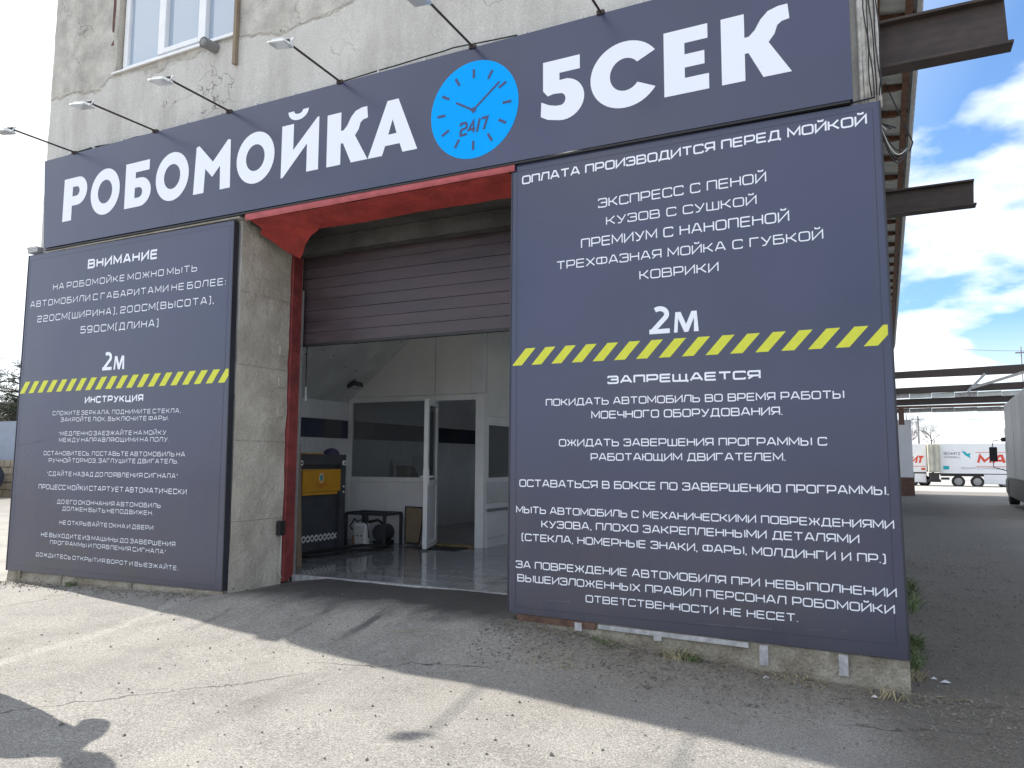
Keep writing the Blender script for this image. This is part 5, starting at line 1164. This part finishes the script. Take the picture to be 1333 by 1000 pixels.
# ------------------------------------------------------------------ vehicles
def wheel(parent, c, r, w, axis=(0, 1, 0), rim='rim'):
    t = MB().tube([Vector(c) - Vector(axis) * w / 2, Vector(c) - Vector(axis) * w * .42, Vector(c) + Vector(axis) * w * .42, Vector(c) + Vector(axis) * w / 2], [r * .88, r, r, r * .88], 28).build('wheel', 'tyre', parent, smooth=False)
    for s in (-1, 1):
        q = Vector(c) + Vector(axis) * s * w * .5
        MB().tube([q, q + Vector(axis) * s * .012], [r * .60, r * .56], 24).build('rim', rim, t); MB().cyl(q + Vector(axis) * s * .03, axis, r * .22, .06, 12).build('hub', 'grey_steel', t)
        for k in range(8):
            a = k * math.pi / 4; perp = Vector((math.cos(a), 0, math.sin(a))) if axis[1] else Vector((0, math.cos(a), math.sin(a))); MB().cyl(q + Vector(axis) * s * .016 + perp * r * .38, axis, r * .05, .02, 6).build('wheel_nut', 'black', t)
    return t
def far_trailer(x0, x1, yf, zb, label, mark):
    t = thing('semi_trailer', (x0, yf, -.75), label, 'trailer')
    MB().box(x0, x1, yf, yf + 2.5, .50 + zb, 2.98 + zb).build('box_body', 'trailer', t, bevel=.03)
    return t
t1 = far_trailer(4.46, 16.0, 70, .02, 'long white semi-trailer with red lettering and two visible wheels far behind', 'main')
MB().box(4.46, 16.0, 69.97, 69.995, .45, .62).build('side_rail', 'trailer', t1)
MB().box(4.5, 16.0, 70.3, 71.9, .2, .49).build('chassis', 'black', t1)
for xx in (5.55, 6.95, 8.9): wheel(t1, (xx + .2, 70.25, -.24), .50, .32)
MB().box(7.62, 9.3, 69.98, 70.05, -.42, .38).build('side_box', 'trailer', t1, bevel=.02)
MB().box(4.46, 5.1, 70.1, 70.15, -.1, .1).build('rear_light_bar', 'black', t1)
text_mesh('SCHMITZ', 4.75, 2.02, 6.0, 2.02, .24, .6, 69.99).build('text_line', 'grey_print', t1, recalc=False)
text_mesh('CARGOBULL', 4.75, 1.75, 6.0, 1.75, .16, .4, 69.99).build('text_line', 'grey_print', t1, recalc=False)
MB().flat([(6.1, 2.38), (6.35, 2.30), (6.5, 2.12), (6.75, 2.20), (6.68, 1.98), (6.72, 1.72), (6.55, 1.86), (6.35, 1.98), (6.2, 2.18)], [], 69.985).build('emblem', 'teal_print', t1, recalc=False)
def slant_text(t, x0, z0, x1, h, y_, mt, par, sl=.25):
    mb = text_mesh(t, x0, z0, x1, z0, h, 1.3, y_); 
    for v in mb.v: v.x += (v.z - z0) * sl
    mb.build('text_line', mt, par, recalc=False)
slant_text('МАГНИТ', 7.15, 1.28, 13.0, .78, 69.985, 'red_print', t1)
MB().box(7.1, 15, 69.988, 69.995, 2.22, 2.26).build('red_rule', 'red_print', t1); MB().box(7.1, 15, 69.988, 69.995, 1.03, 1.07).build('red_rule', 'red_print', t1)
MB().box(4.66, 5.1, 69.985, 69.995, .78, 1.08).build('teal_square', 'teal_print', t1)
text_mesh('SCHMITZ CARGOBULL', 6.0, .82, 9.4, .82, .16, .2, 69.988).build('text_line', 'grey_print', t1, recalc=False)
# cream rear doors on an angled neighbour
t2 = thing('semi_trailer', (3.4, 71, -.7), 'semi-trailer showing its cream rear doors, parked between the two white trailers', 'trailer')
MB().box(3.50, 4.42, 69.2, 71.6, .55, 2.95).build('box_body', 'trailer_door', t2, bevel=.02)
for a in (3.53, 3.98): MB().box(a, a + .43, 69.15, 69.195, .60, 2.90).build('rear_door', 'trailer_door', t2, bevel=.02)
for a in (3.60, 3.90, 4.05, 4.35): MB().cyl((a, 69.13, 1.7), (0, 0, 1), .02, 2.2, 6).build('lock_rod', 'grey_steel', t2)
MB().box(3.5, 4.42, 69.12, 69.3, .35, .5).build('bumper', 'black', t2); MB().box(3.6, 4.3, 69.3, 71.5, -.1, .34).build('chassis', 'black', t2)
MB().box(3.5, 4.42, 69.5, 71.5, -.30, -.08).build('axle', 'black', t2)
t3 = thing('semi_trailer', (0, 70.5, -.7), 'white trailer end with red letters visible just right of the clad pier', 'trailer')
MB().box(-2.5, 3.44, 70.4, 72.9, .52, 3.0).build('box_body', 'trailer', t3, bevel=.03); MB().box(2.45, 3.35, 70.3, 70.4, -.35, .40).build('side_box', 'trailer', t3, bevel=.02); MB().box(-2.5, 3.4, 70.6, 72.5, .2, .51).build('chassis', 'black', t3)
wheel(t3, (2.25, 70.6, -.24), .50, .3); wheel(t3, (3.25, 71.6, -.24), .50, .3)
slant_text('ИТ', 2.15, 1.25, 3.15, .70, 70.385, 'red_print', t3); MB().box(2.2, 3.4, 70.385, 70.395, 1.02, 1.06).build('red_rule', 'red_print', t3); MB().box(3.0, 3.3, 70.385, 70.395, .72, .9).build('red_mark', 'red_print', t3)

# near truck on the right, seen from behind its side
nt_ = thing('box_truck', (5.1, 24, -.15), 'grey dusty box truck with a black mirror at the right edge', 'truck')
nt_.rotation_euler = (0, 0, R(-3.2))
def tpart(nm, bx, mt, par=nt_, **k):
    o = MB().box(*bx).build(nm, mt, None, **k); o.parent = par; return o
# local frame: x right, y forward(+) with the cab at the far end, origin on the ground
tpart('cargo_box', (-1.25, 1.25, -6.0, 3.1, .98, 3.62), 'truck_side', bevel=.04)
for i in range(2): tpart('side_rib', (-1.262, -1.25, -3.1 + i * 2.9, -3.08 + i * 2.9, 1.0, 3.55), 'truck_side')
tpart('cab', (-1.16, 1.16, 3.25, 5.0, .55, 2.9), 'truck_side', bevel=.10); tpart('cab_window', (-1.168, -1.155, 3.8, 4.6, 1.8, 2.5), 'glass_win')
tpart('chassis', (-.5, .5, -5.8, 4.5, .55, .97), 'black'); tpart('side_guard', (-1.22, -1.15, -4.6, 3.9, .32, .98), 'black', bevel=.02); tpart('fender', (-1.24, -.7, 3.2, 4.5, .35, 1.0), 'black', bevel=.12)
tpart('side_plate', (-1.272, -1.253, 2.55, 3.0, 1.9, 2.25), 'corrugated')
for yy in (-4.2, 3.85):
    w_ = MB().tube([(-1.2, yy, .5), (-1.18, yy, .5), (-.9, yy, .5), (-.88, yy, .5)], [.44, .5, .5, .44], 28).build('wheel', 'tyre', None); w_.parent = nt_
    o = MB().cyl((-1.2, yy, .5), (1, 0, 0), .27, .03, 20).build('rim', 'rim', None); o.parent = w_
mi = tpart('mirror', (-1.70, -1.44, 4.55, 4.65, 1.58, 2.12), 'black', bevel=.03)
for P_ in (((-1.16, 4.6, 2.42), (-1.55, 4.6, 2.35), (-1.6, 4.6, 2.1)), ((-1.6, 4.6, 1.6), (-1.58, 4.6, 1.35), (-1.16, 4.6, 1.22))):
    o = MB().tube(P_, .018, 6).build('mirror_arm', 'black', None); o.parent = mi
o = MB().box(-1.3, -1.12, 4.5, 4.7, 2.32, 2.48).build('mirror_mount', 'black', None, bevel=.03); o.parent = mi

# ------------------------------------------------------------------ poles, wires, trees
def pole(x, y, h, lab, r=.12, arms=1):
    t = thing('utility_pole', (x, y, -.7), lab, 'pole'); MB().tube([(x, y, -.7), (x, y, h)], [r, r * .6], 8).build('mast', 'pipe_grey', t)
    for k in range(arms): MB().box(x - .7, x + .7, y - .05, y + .05, h - .4 - k * .5, h - .3 - k * .5).build('crossarm', 'pipe_grey', t)
pole(3.75, 92, 6.6, 'slim grey utility pole rising behind the far trailers', .16)
lp = thing('lattice_mast', (14.4, 92, -.7), 'thin twin lamp mast above the gantry at the right edge', 'mast')
for a in (-.25, .25): MB().cyl((14.2 + a, 92, 6.6), (0, 0, 1), .06, 14.6, 8).build('mast', 'pipe_grey', lp)
MB().box(13.4, 15.1, 91.9, 92.1, 13.2, 13.35).build('crossarm', 'pipe_grey', lp)
for i, (a, b_, c_, lab) in enumerate((((3.75, 92, 6.3), (7.5, 92, 3.1), .4, 'sagging grey wire from the utility pole down to the trailers'), ((-2, 60, 11.2), (16, 92, 13.4), .8, 'upper overhead wire crossing the clouds above the gantry'), ((3.75, 92, 6.1), (30, 92, 6.9), .5, 'lower overhead wire running right from the utility pole'))):
    pts = []
    for k in range(13): t = k / 12; p = Vector(a).lerp(Vector(b_), t); p.z -= c_ * 4 * t * (1 - t) * .5; pts.append(p)
    tag(MB().tube(pts, .022, 5).build('overhead_wire', 'pipe_grey'), lab, 'wire')
def bare_tree(x, y, h, lab, seed):
    rnd = random.Random(seed); t = thing('bare_tree', (x, y, -.7), lab, 'tree'); MB().tube([(x, y, -.7), (x + .1, y, h * .5), (x, y, h)], [.16, .1, .03], 7).build('trunk', 'bark', t)
    m = MB()
    def br(p, d, L, r, dep):
        q = p + d * L; m.tube([p, p.lerp(q, .5) + Vector((rnd.uniform(-.05, .05), 0, rnd.uniform(-.05, .05))), q], [r, r * .8, r * .5], 4, caps=False)
        if dep:
            for _ in range(4): br(p.lerp(q, rnd.uniform(.4, 1)), (d + Vector((rnd.uniform(-.8, .8), rnd.uniform(-.8, .8), rnd.uniform(-.3, .7)))).normalized(), L * .62, r * .55, dep - 1)
    for i in range(14):
        a = rnd.uniform(0, 6.28); br(Vector((x, y, h * rnd.uniform(.3, .95))), Vector((math.cos(a), math.sin(a), .8)).normalized(), h * .2, .035, 3)
    m.build('crown', 'twig_grey', t)
bare_tree(2.7, 96, 7.2, 'bare leafless tree behind the clad pier and the far trailers', 3); bare_tree(5.2, 97, 4.9, 'smaller bare bush right of the utility pole', 5)

# left background
def pine(x, y, h, lab, seed):
    rnd = random.Random(seed); t = thing('pine_tree', (x, y, 0), lab, 'tree'); MB().tube([(x, y, -.2), (x + .1, y, h * .6), (x, y, h)], [.2, .13, .03], 8).build('trunk', 'bark', t)
    m = MB(); b = MB()
    for i in range(60):
        zz = h * rnd.uniform(.28, .99); L = (1 - zz / h) * h * .42 + .25; a = rnd.uniform(0, 6.28); p = Vector((x, y, zz)); q = p + Vector((math.cos(a), math.sin(a), rnd.uniform(-.05, .35))) * L
        b.tube([p, q], [.03, .01], 4, caps=False)
        for k in range(int(22 + L * 30)):
            c = p.lerp(q, rnd.uniform(.25, 1.05)) + Vector((rnd.gauss(0, .13), rnd.gauss(0, .13), rnd.gauss(0, .09)))
            d = Vector((rnd.uniform(-1, 1), rnd.uniform(-1, 1), rnd.uniform(-.2, 1))).normalized() * rnd.uniform(.10, .2); s = d.cross(Vector((rnd.random(), rnd.random(), rnd.random()))).normalized() * .022
            k0 = len(m.v); m.v += [c - s, c + s, c + d]; m.f.append((k0, k0 + 1, k0 + 2))
    m.build('crown', 'needles', t, recalc=False); b.build('branches', 'bark', t)
pine(-31.2, 13.4, 5.2, 'dark pine crown beyond the fence at the far left edge', 11); pine(-29.6, 15.0, 4.3, 'lower pine between the left banner and the edge pine', 12); pine(-34.5, 14, 6, 'taller pine mostly outside the left edge', 13)
sf = thing('stone_wall', (-30, 11.5, 0), 'low tan stone wall under the blue sheet fence at far left', 'wall')
rnd = random.Random(5); zz = -.05; MB().box(-46, -18, 11.56, 11.8, -.2, 1.28).build('mortar_core', 'mortar', sf)
for r_ in range(5):
    xx = -36 + rnd.uniform(0, .3)
    while xx < -20:
        w = rnd.uniform(.35, .75); MB().prism([(xx + .02, zz + rnd.uniform(.01, .04)), (xx + w - .03, zz + rnd.uniform(.01, .04)), (xx + w - .02, zz + .25), (xx + w * .6, zz + .265), (xx + .03, zz + .25)], 11.5 + rnd.uniform(0, .03), 11.6).build('stone', 'stone', sf); xx += w
    zz += .27
fe = thing('sheet_fence', (-30, 11.7, 1.3), 'blue grey metal sheet fence standing on the stone wall at far left', 'fence')
for i in range(14):
    x0 = -46 + i * 2.0; MB().box(x0, x0 + 1.97, 11.65 + .01 * (i % 2), 11.68 + .01 * (i % 2), 1.29, 2.72).build('panel', 'fence_blue', fe)
bw = thing('brick_shed', (-33, 15, 0), 'dark brick wall with narrow coping showing above the sheet fence', 'shed')
MB().box(-44, -29.4, 15.0, 17, -.2, 3.75).build('wall', 'mortar', bw)
for r_ in range(12):
    for i in range(22):
        x0 = -34.5 + i * .235 + (.12 if r_ % 2 else 0)
        if x0 < -29.6: 
            if r_ == 0 and i == 0: o = MB().box(0, .225, 0, .03, 0, .07).build('brick', 'brick', None); bme = o.data
            else: o = bpy.data.objects.new('brick', bme); COL.objects.link(o)
            o.parent = bw; o.location = Vector((x0, 14.975, 2.75 + r_ * .082)) - Vector((-33, 15, 0))
MB().box(-44.1, -29.3, 14.9, 17.1, 3.75, 3.85).build('coping', 'edge_white', bw)
car = thing('parked_car', (-28.6, 10.2, 0), 'rear wheel and corner of a dark car cut by the left edge', 'car')
cpts = [(-32.6, .35), (-32.6, .75), (-31.8, .92), (-31.2, 1.36), (-29.6, 1.40), (-28.9, .98), (-28.05, .90), (-27.95, .35)]
MB().prism(cpts, 9.4, 11.0).build('body', 'dark_grey', car, bevel=.05); MB().prism([(-31.1, .95), (-30.95, 1.28), (-29.75, 1.30), (-29.2, .95)], 9.385, 9.395).build('side_window', 'glass_win', car)
for xx in (-31.7, -28.75): wheel(car, (xx, 9.5, .31), .31, .2)

# ------------------------------------------------------------------ weeds, pebbles, litter
def clump(x, y, n_, h, sp, mt, lab, seed, name='weed_clump', ky=.6):
    rnd = random.Random(seed); m = MB(); z = gz(x, y)
    for i in range(n_):
        a = rnd.uniform(0, 6.28); r = sp * math.sqrt(rnd.random()); bx_, by_ = x + r * math.cos(a), y + r * math.sin(a) * ky; L = h * rnd.uniform(.4, 1); d = Vector((rnd.uniform(-.8, .8), rnd.uniform(-.8, .8), 1)).normalized()
        s = d.cross(Vector((math.cos(a), math.sin(a), 0))).normalized() * .004; p = Vector((bx_, by_, gz(bx_, by_) - .005)); q = p + d * L * .6; e_ = q + (d + Vector((rnd.uniform(-.7, .7), rnd.uniform(-.7, .7), -.6))) * L * .4
        k = len(m.v); m.v += [p - s, p + s, q + s * .8, q - s * .8, e_]; m.f += [(k, k + 1, k + 2, k + 3), (k + 3, k + 2, k + 4)]
    tag(m.build(name, mt, recalc=False), lab, 'weeds')
clump(-1.32, -.12, 90, .12, .12, 'dry_grass', 'dry grass tuft in front of the middle of the right plinth', 1); clump(-1.22, -.10, 60, .10, .10, 'green_grass', 'green sprig growing in the dry tuft by the right plinth', 2)
clump(-1.80, -.14, 50, .07, .14, 'green_grass', 'small low weed left of the dry tuft at the right plinth', 3); clump(-2.0, -.55, 60, .05, .22, 'dry_grass', 'flat dry weeds on the sand in front of the right banner', 4)
clump(.15, 1.1, 260, .14, .08, 'green_grass', 'green grass growing by the side wall, nearest the banner edge', 5, ky=7); clump(.18, 3.6, 300, .20, .11, 'green_grass', 'green grass further back along the side wall', 6, ky=9)
clump(-7.75, -.05, 50, .10, .06, 'green_grass', 'little weed under the left banner by the left plinth', 7); clump(-.02, -.16, 40, .12, .12, 'dry_grass', 'dry straw at the right end of the plinth', 8); clump(-.55, -.14, 40, .06, .2, 'dry_grass', 'dry crumbled litter along the right plinth', 9); clump(.12, .35, 60, .10, .1, 'dry_grass', 'dry stalks behind the corner of the right banner', 10)
rnd = random.Random(9); m = MB()
def stone_at(x, y, s):
    z = gz(x, y); c = Vector((x, y, z + s * .2)); k = len(m.v)
    P_ = [Vector((1, 0, 0)), Vector((-.5, .8, 0)), Vector((-.5, -.8, 0)), Vector((.1, .1, .8)), Vector((0, 0, -.5))]
    a = rnd.uniform(0, 6.28)
    for p in P_:
        q = Vector((p.x * math.cos(a) - p.y * math.sin(a), p.x * math.sin(a) + p.y * math.cos(a), p.z)) * s * rnd.uniform(.6, 1.1); m.v.append(c + q)
    m.f.extend([(k, k + 1, k + 3), (k + 1, k + 2, k + 3), (k + 2, k, k + 3), (k + 1, k, k + 4), (k + 2, k + 1, k + 4), (k, k + 2, k + 4)])
for i in range(12000):
    t = rnd.random()
    if t < .50: x, y = .1 + abs(rnd.gauss(0, .9)), rnd.uniform(-1, 7) + abs(rnd.gauss(0, 3.0)) * (rnd.random() < .4)
    elif t < .86: x, y = rnd.uniform(-2.7, .6), rnd.uniform(-.02, -.02) - abs(rnd.gauss(0, .35))
    elif t < .95: x, y = rnd.uniform(-8.9, -5.7), -abs(rnd.gauss(0, .15)) - .03
    else: x, y = rnd.uniform(-6, 2), rnd.uniform(-3.5, .4)
    stone_at(x, y, (abs(rnd.gauss(.004, .004)) + .003) * (1.05 if x > .1 else 1))
for i in range(30): stone_at(rnd.uniform(-2.4, 1.4), rnd.uniform(-.8, 1.4) if i % 2 else rnd.uniform(-.7, -.1), rnd.uniform(.012, .028)) if True else None
m2_ = MB()
for i in range(900):
    x = rnd.uniform(-2.6, .4) if i % 3 else rnd.uniform(-8.9, -5.7); y = -.03 - abs(rnd.gauss(0, .10)); z = gz(x, y) + rnd.uniform(.001, .012); s_ = rnd.uniform(.006, .018); a = rnd.uniform(0, 6.28); L = rnd.uniform(.8, 2.5)
    u_ = Vector((math.cos(a), math.sin(a), rnd.uniform(-.3, .3))) * s_ * L; w_ = Vector((-math.sin(a), math.cos(a), rnd.uniform(-.4, .4))) * s_ * .4; c_ = Vector((x, y, z)); k = len(m2_.v)
    m2_.v += [c_ - u_, c_ + w_, c_ + u_, c_ - w_]; m2_.f.append((k, k + 1, k + 2, k + 3))
tag(m2_.build('dead_leaves', 'leaf_litter', recalc=False), kind='stuff')
tag(m.build('gravel', 'pebble', recalc=False), kind='stuff')
for i, (x, y, lab, a) in enumerate(((.30, .32, 'crumpled scrap of white litter on the gravel right of the banner', 0), (.24, .38, 'smaller white scrap of litter close to the banner corner', 1), (-.72, -.18, 'small pale cigarette end beside the right plinth bracket', 2), (-.10, -.20, 'white stub on the ground by the last plinth block', 3), (1.1, .55, 'flat white scrap lying alone on the right hand track', 4))):
    z = gz(x, y) + .006; mm = MB(); s = .022 if a in (0, 4) else .014
    P_ = [Vector((x - s * 1.4, y - s * .5, z)), Vector((x + s, y - s, z + .004)), Vector((x + s * 1.5, y + s * .4, z)), Vector((x, y + s, z + .012)), Vector((x, y, z + .014))]
    mm.v = P_; mm.f = [(0, 1, 4), (1, 2, 4), (2, 3, 4), (3, 0, 4)]; tag(mm.build('litter', 'paper', recalc=False), lab, 'litter', 'white scraps on the ground')
tw = MB().tube([(-3.35, -.50, gz(-3.35, -.5) + .008), (-3.2, -.48, gz(-3.2, -.48) + .012), (-3.02, -.38, gz(-3.02, -.38) + .02)], .0022, 5); tag(tw.build('twig', 'dry_grass'), 'thin dry twig lying on the shaded asphalt before the doorway', 'twig')

# ------------------------------------------------------------------ bystander left of the view, whose shadow reaches in
per = thing('person', (-5.32, -2.58, 0), 'standing person in a dark jacket with folded arms in front of the left banner', 'person')
def skin_mesh(name, joints, edges, mt, parent, sub=2, root=0):
    me = bpy.data.meshes.new(name); me.from_pydata([j[:3] for j in joints], edges, []); o = bpy.data.objects.new(name, me); COL.objects.link(o); o.parent = parent
    sk = o.modifiers.new('skin', 'SKIN'); sk.use_smooth_shade = True
    for i, j in enumerate(joints): r = j[3] if isinstance(j[3], tuple) else (j[3], j[3]); me.skin_vertices[0].data[i].radius = r
    me.skin_vertices[0].data[root].use_root = True
    sb_ = o.modifiers.new('sub', 'SUBSURF'); sb_.levels = sub; sb_.render_levels = sub; me.materials.append(MT[mt]); return o
J = [(0, 0, .92, (.15, .11)), (0, 0, 1.08, (.175, .12)), (0, 0, 1.28, (.19, .13)), (0, 0, 1.38, (.12, .09)), (0, .01, 1.45, .055), (0, .015, 1.50, .055), (0, .02, 1.58, (.078, .092)), (0, .015, 1.67, (.072, .09)),
     (-.10, 0, .86, .085), (-.115, .01, .50, .062), (-.12, -.01, .10, .045), (-.125, .12, .04, .042), (.10, 0, .86, .085), (.115, .02, .50, .062), (.12, -.01, .10, .045), (.125, .12, .04, .042),
     (.17, 0, 1.36, .058), (.24, .02, 1.12, .05), (.13, .16, 1.12, .04), (.05, .20, 1.14, .03), (-.18, 0, 1.37, .068), (-.27, .02, 1.24, .07), (-.18, .17, 1.18, .05), (-.09, .20, 1.15, .034)]
E_ = [(0, 1), (1, 2), (2, 3), (3, 4), (4, 5), (5, 6), (6, 7), (0, 8), (8, 9), (9, 10), (10, 11), (0, 12), (12, 13), (13, 14), (14, 15), (3, 16), (16, 17), (17, 18), (18, 19), (3, 20), (20, 21), (21, 22), (22, 23)]
body = skin_mesh('body', J, E_, 'jacket', per)
hr = MB()
for j in range(8):
    for i in range(16): a = 2 * math.pi * i / 16; ph = j / 7 * 1.62; hr.v.append(Vector((.092 * math.cos(a) * math.sin(ph + .02), .01 + .11 * math.sin(a) * math.sin(ph + .02), 1.635 + .125 * math.cos(ph))))
for j in range(7):
    for i in range(16): hr.f.append((j * 16 + i, j * 16 + (i + 1) % 16, (j + 1) * 16 + (i + 1) % 16, (j + 1) * 16 + i))
o = hr.build('hair', 'hair', None, smooth=True); o.parent = per
fc = MB()
for j in range(9):
    for i in range(14): a = 2 * math.pi * i / 14; ph = j / 8 * math.pi; fc.v.append(Vector((.074 * math.cos(a) * math.sin(ph), .035 + .082 * math.sin(a) * math.sin(ph), 1.585 + .11 * math.cos(ph))))
for j in range(8):
    for i in range(14): fc.f.append((j * 14 + i, j * 14 + (i + 1) % 14, (j + 1) * 14 + (i + 1) % 14, (j + 1) * 14 + i))
k = len(fc.v); fc.v += [Vector((-.014, .112, 1.57)), Vector((.014, .112, 1.57)), Vector((0, .112, 1.615)), Vector((0, .138, 1.572))]; fc.f += [(k, k + 1, k + 3), (k + 1, k + 2, k + 3), (k + 2, k, k + 3)]
o = fc.build('face', 'skin', None, smooth=True); o.parent = per
for s in (-1, 1):
    o = MB().cyl((s * .028, .112, 1.60), (0, 1, 0), .008, .01, 10).build('eye', 'black', None); o.parent = per
    o = MB().tube([(s * .078, .03, 1.56), (s * .086, .025, 1.585), (s * .080, .02, 1.61)], [.008, .014, .008], 6).build('ear', 'skin', None, smooth=True); o.parent = per
o = MB().box(-.022, .022, .112, .117, 1.532, 1.538).build('mouth', 'red_fabric', None); o.parent = per
def hand(wx, wy, wz, dx_, dy_, dz_, side):
    d = Vector((dx_, dy_, dz_)).normalized(); sd = d.cross(Vector((0, 0, 1))); sd = (sd if sd.length > .1 else Vector((1, 0, 0))).normalized(); up_ = sd.cross(d)
    w = Vector((wx, wy, wz)); Jh = [tuple(w) + (.022,), tuple(w + d * .05) + ((.034, .018),), tuple(w + d * .09) + ((.036, .016),)]; Eh = [(0, 1), (1, 2)]
    for k, (o_, L) in enumerate(((-.03, .062), (-.010, .075), (.011, .07), (.031, .054))):
        b0 = w + d * .095 + sd * o_; i0 = len(Jh); Jh += [tuple(b0) + (.0095,), tuple(b0 + d * L * .5 - up_ * .008) + (.0085,), tuple(b0 + d * L * .9 - up_ * .028) + (.0075,)]; Eh += [(2, i0), (i0, i0 + 1), (i0 + 1, i0 + 2)]
    i0 = len(Jh); b0 = w + d * .035 - sd * .032 * side; Jh += [tuple(b0) + (.012,), tuple(b0 + d * .035 - sd * .022 * side - up_ * .01) + (.010,), tuple(b0 + d * .06 - sd * .026 * side - up_ * .02) + (.008,)]; Eh += [(1, i0), (i0, i0 + 1), (i0 + 1, i0 + 2)]
    skin_mesh('hand', Jh, Eh, 'skin', per, 1)
hand(.05, .20, 1.14, -1, .2, .05, 1); hand(-.09, .20, 1.15, 1, .25, .05, -1)
lg = [(0, 0, .90, (.155, .115)), (-.10, 0, .84, .092), (-.115, .01, .50, .068), (-.12, -.01, .12, .055), (.10, 0, .84, .092), (.115, .02, .50, .068), (.12, -.01, .12, .055)]
skin_mesh('trousers', lg, [(0, 1), (1, 2), (2, 3), (0, 4), (4, 5), (5, 6)], 'trousers', per)
for s in (-1, 1): o = MB().hexa([(s * .12 - .045, -.06, 0), (s * .12 + .045, -.06, 0), (s * .125 + .045, .20, 0), (s * .125 - .045, .20, 0), (s * .12 - .04, -.05, .10), (s * .12 + .04, -.05, .10), (s * .125 + .035, .17, .05), (s * .125 - .035, .17, .05)]).build('shoe', 'black', None, bevel=.015); o.parent = per
per.rotation_euler = (0, 0, R(-100))
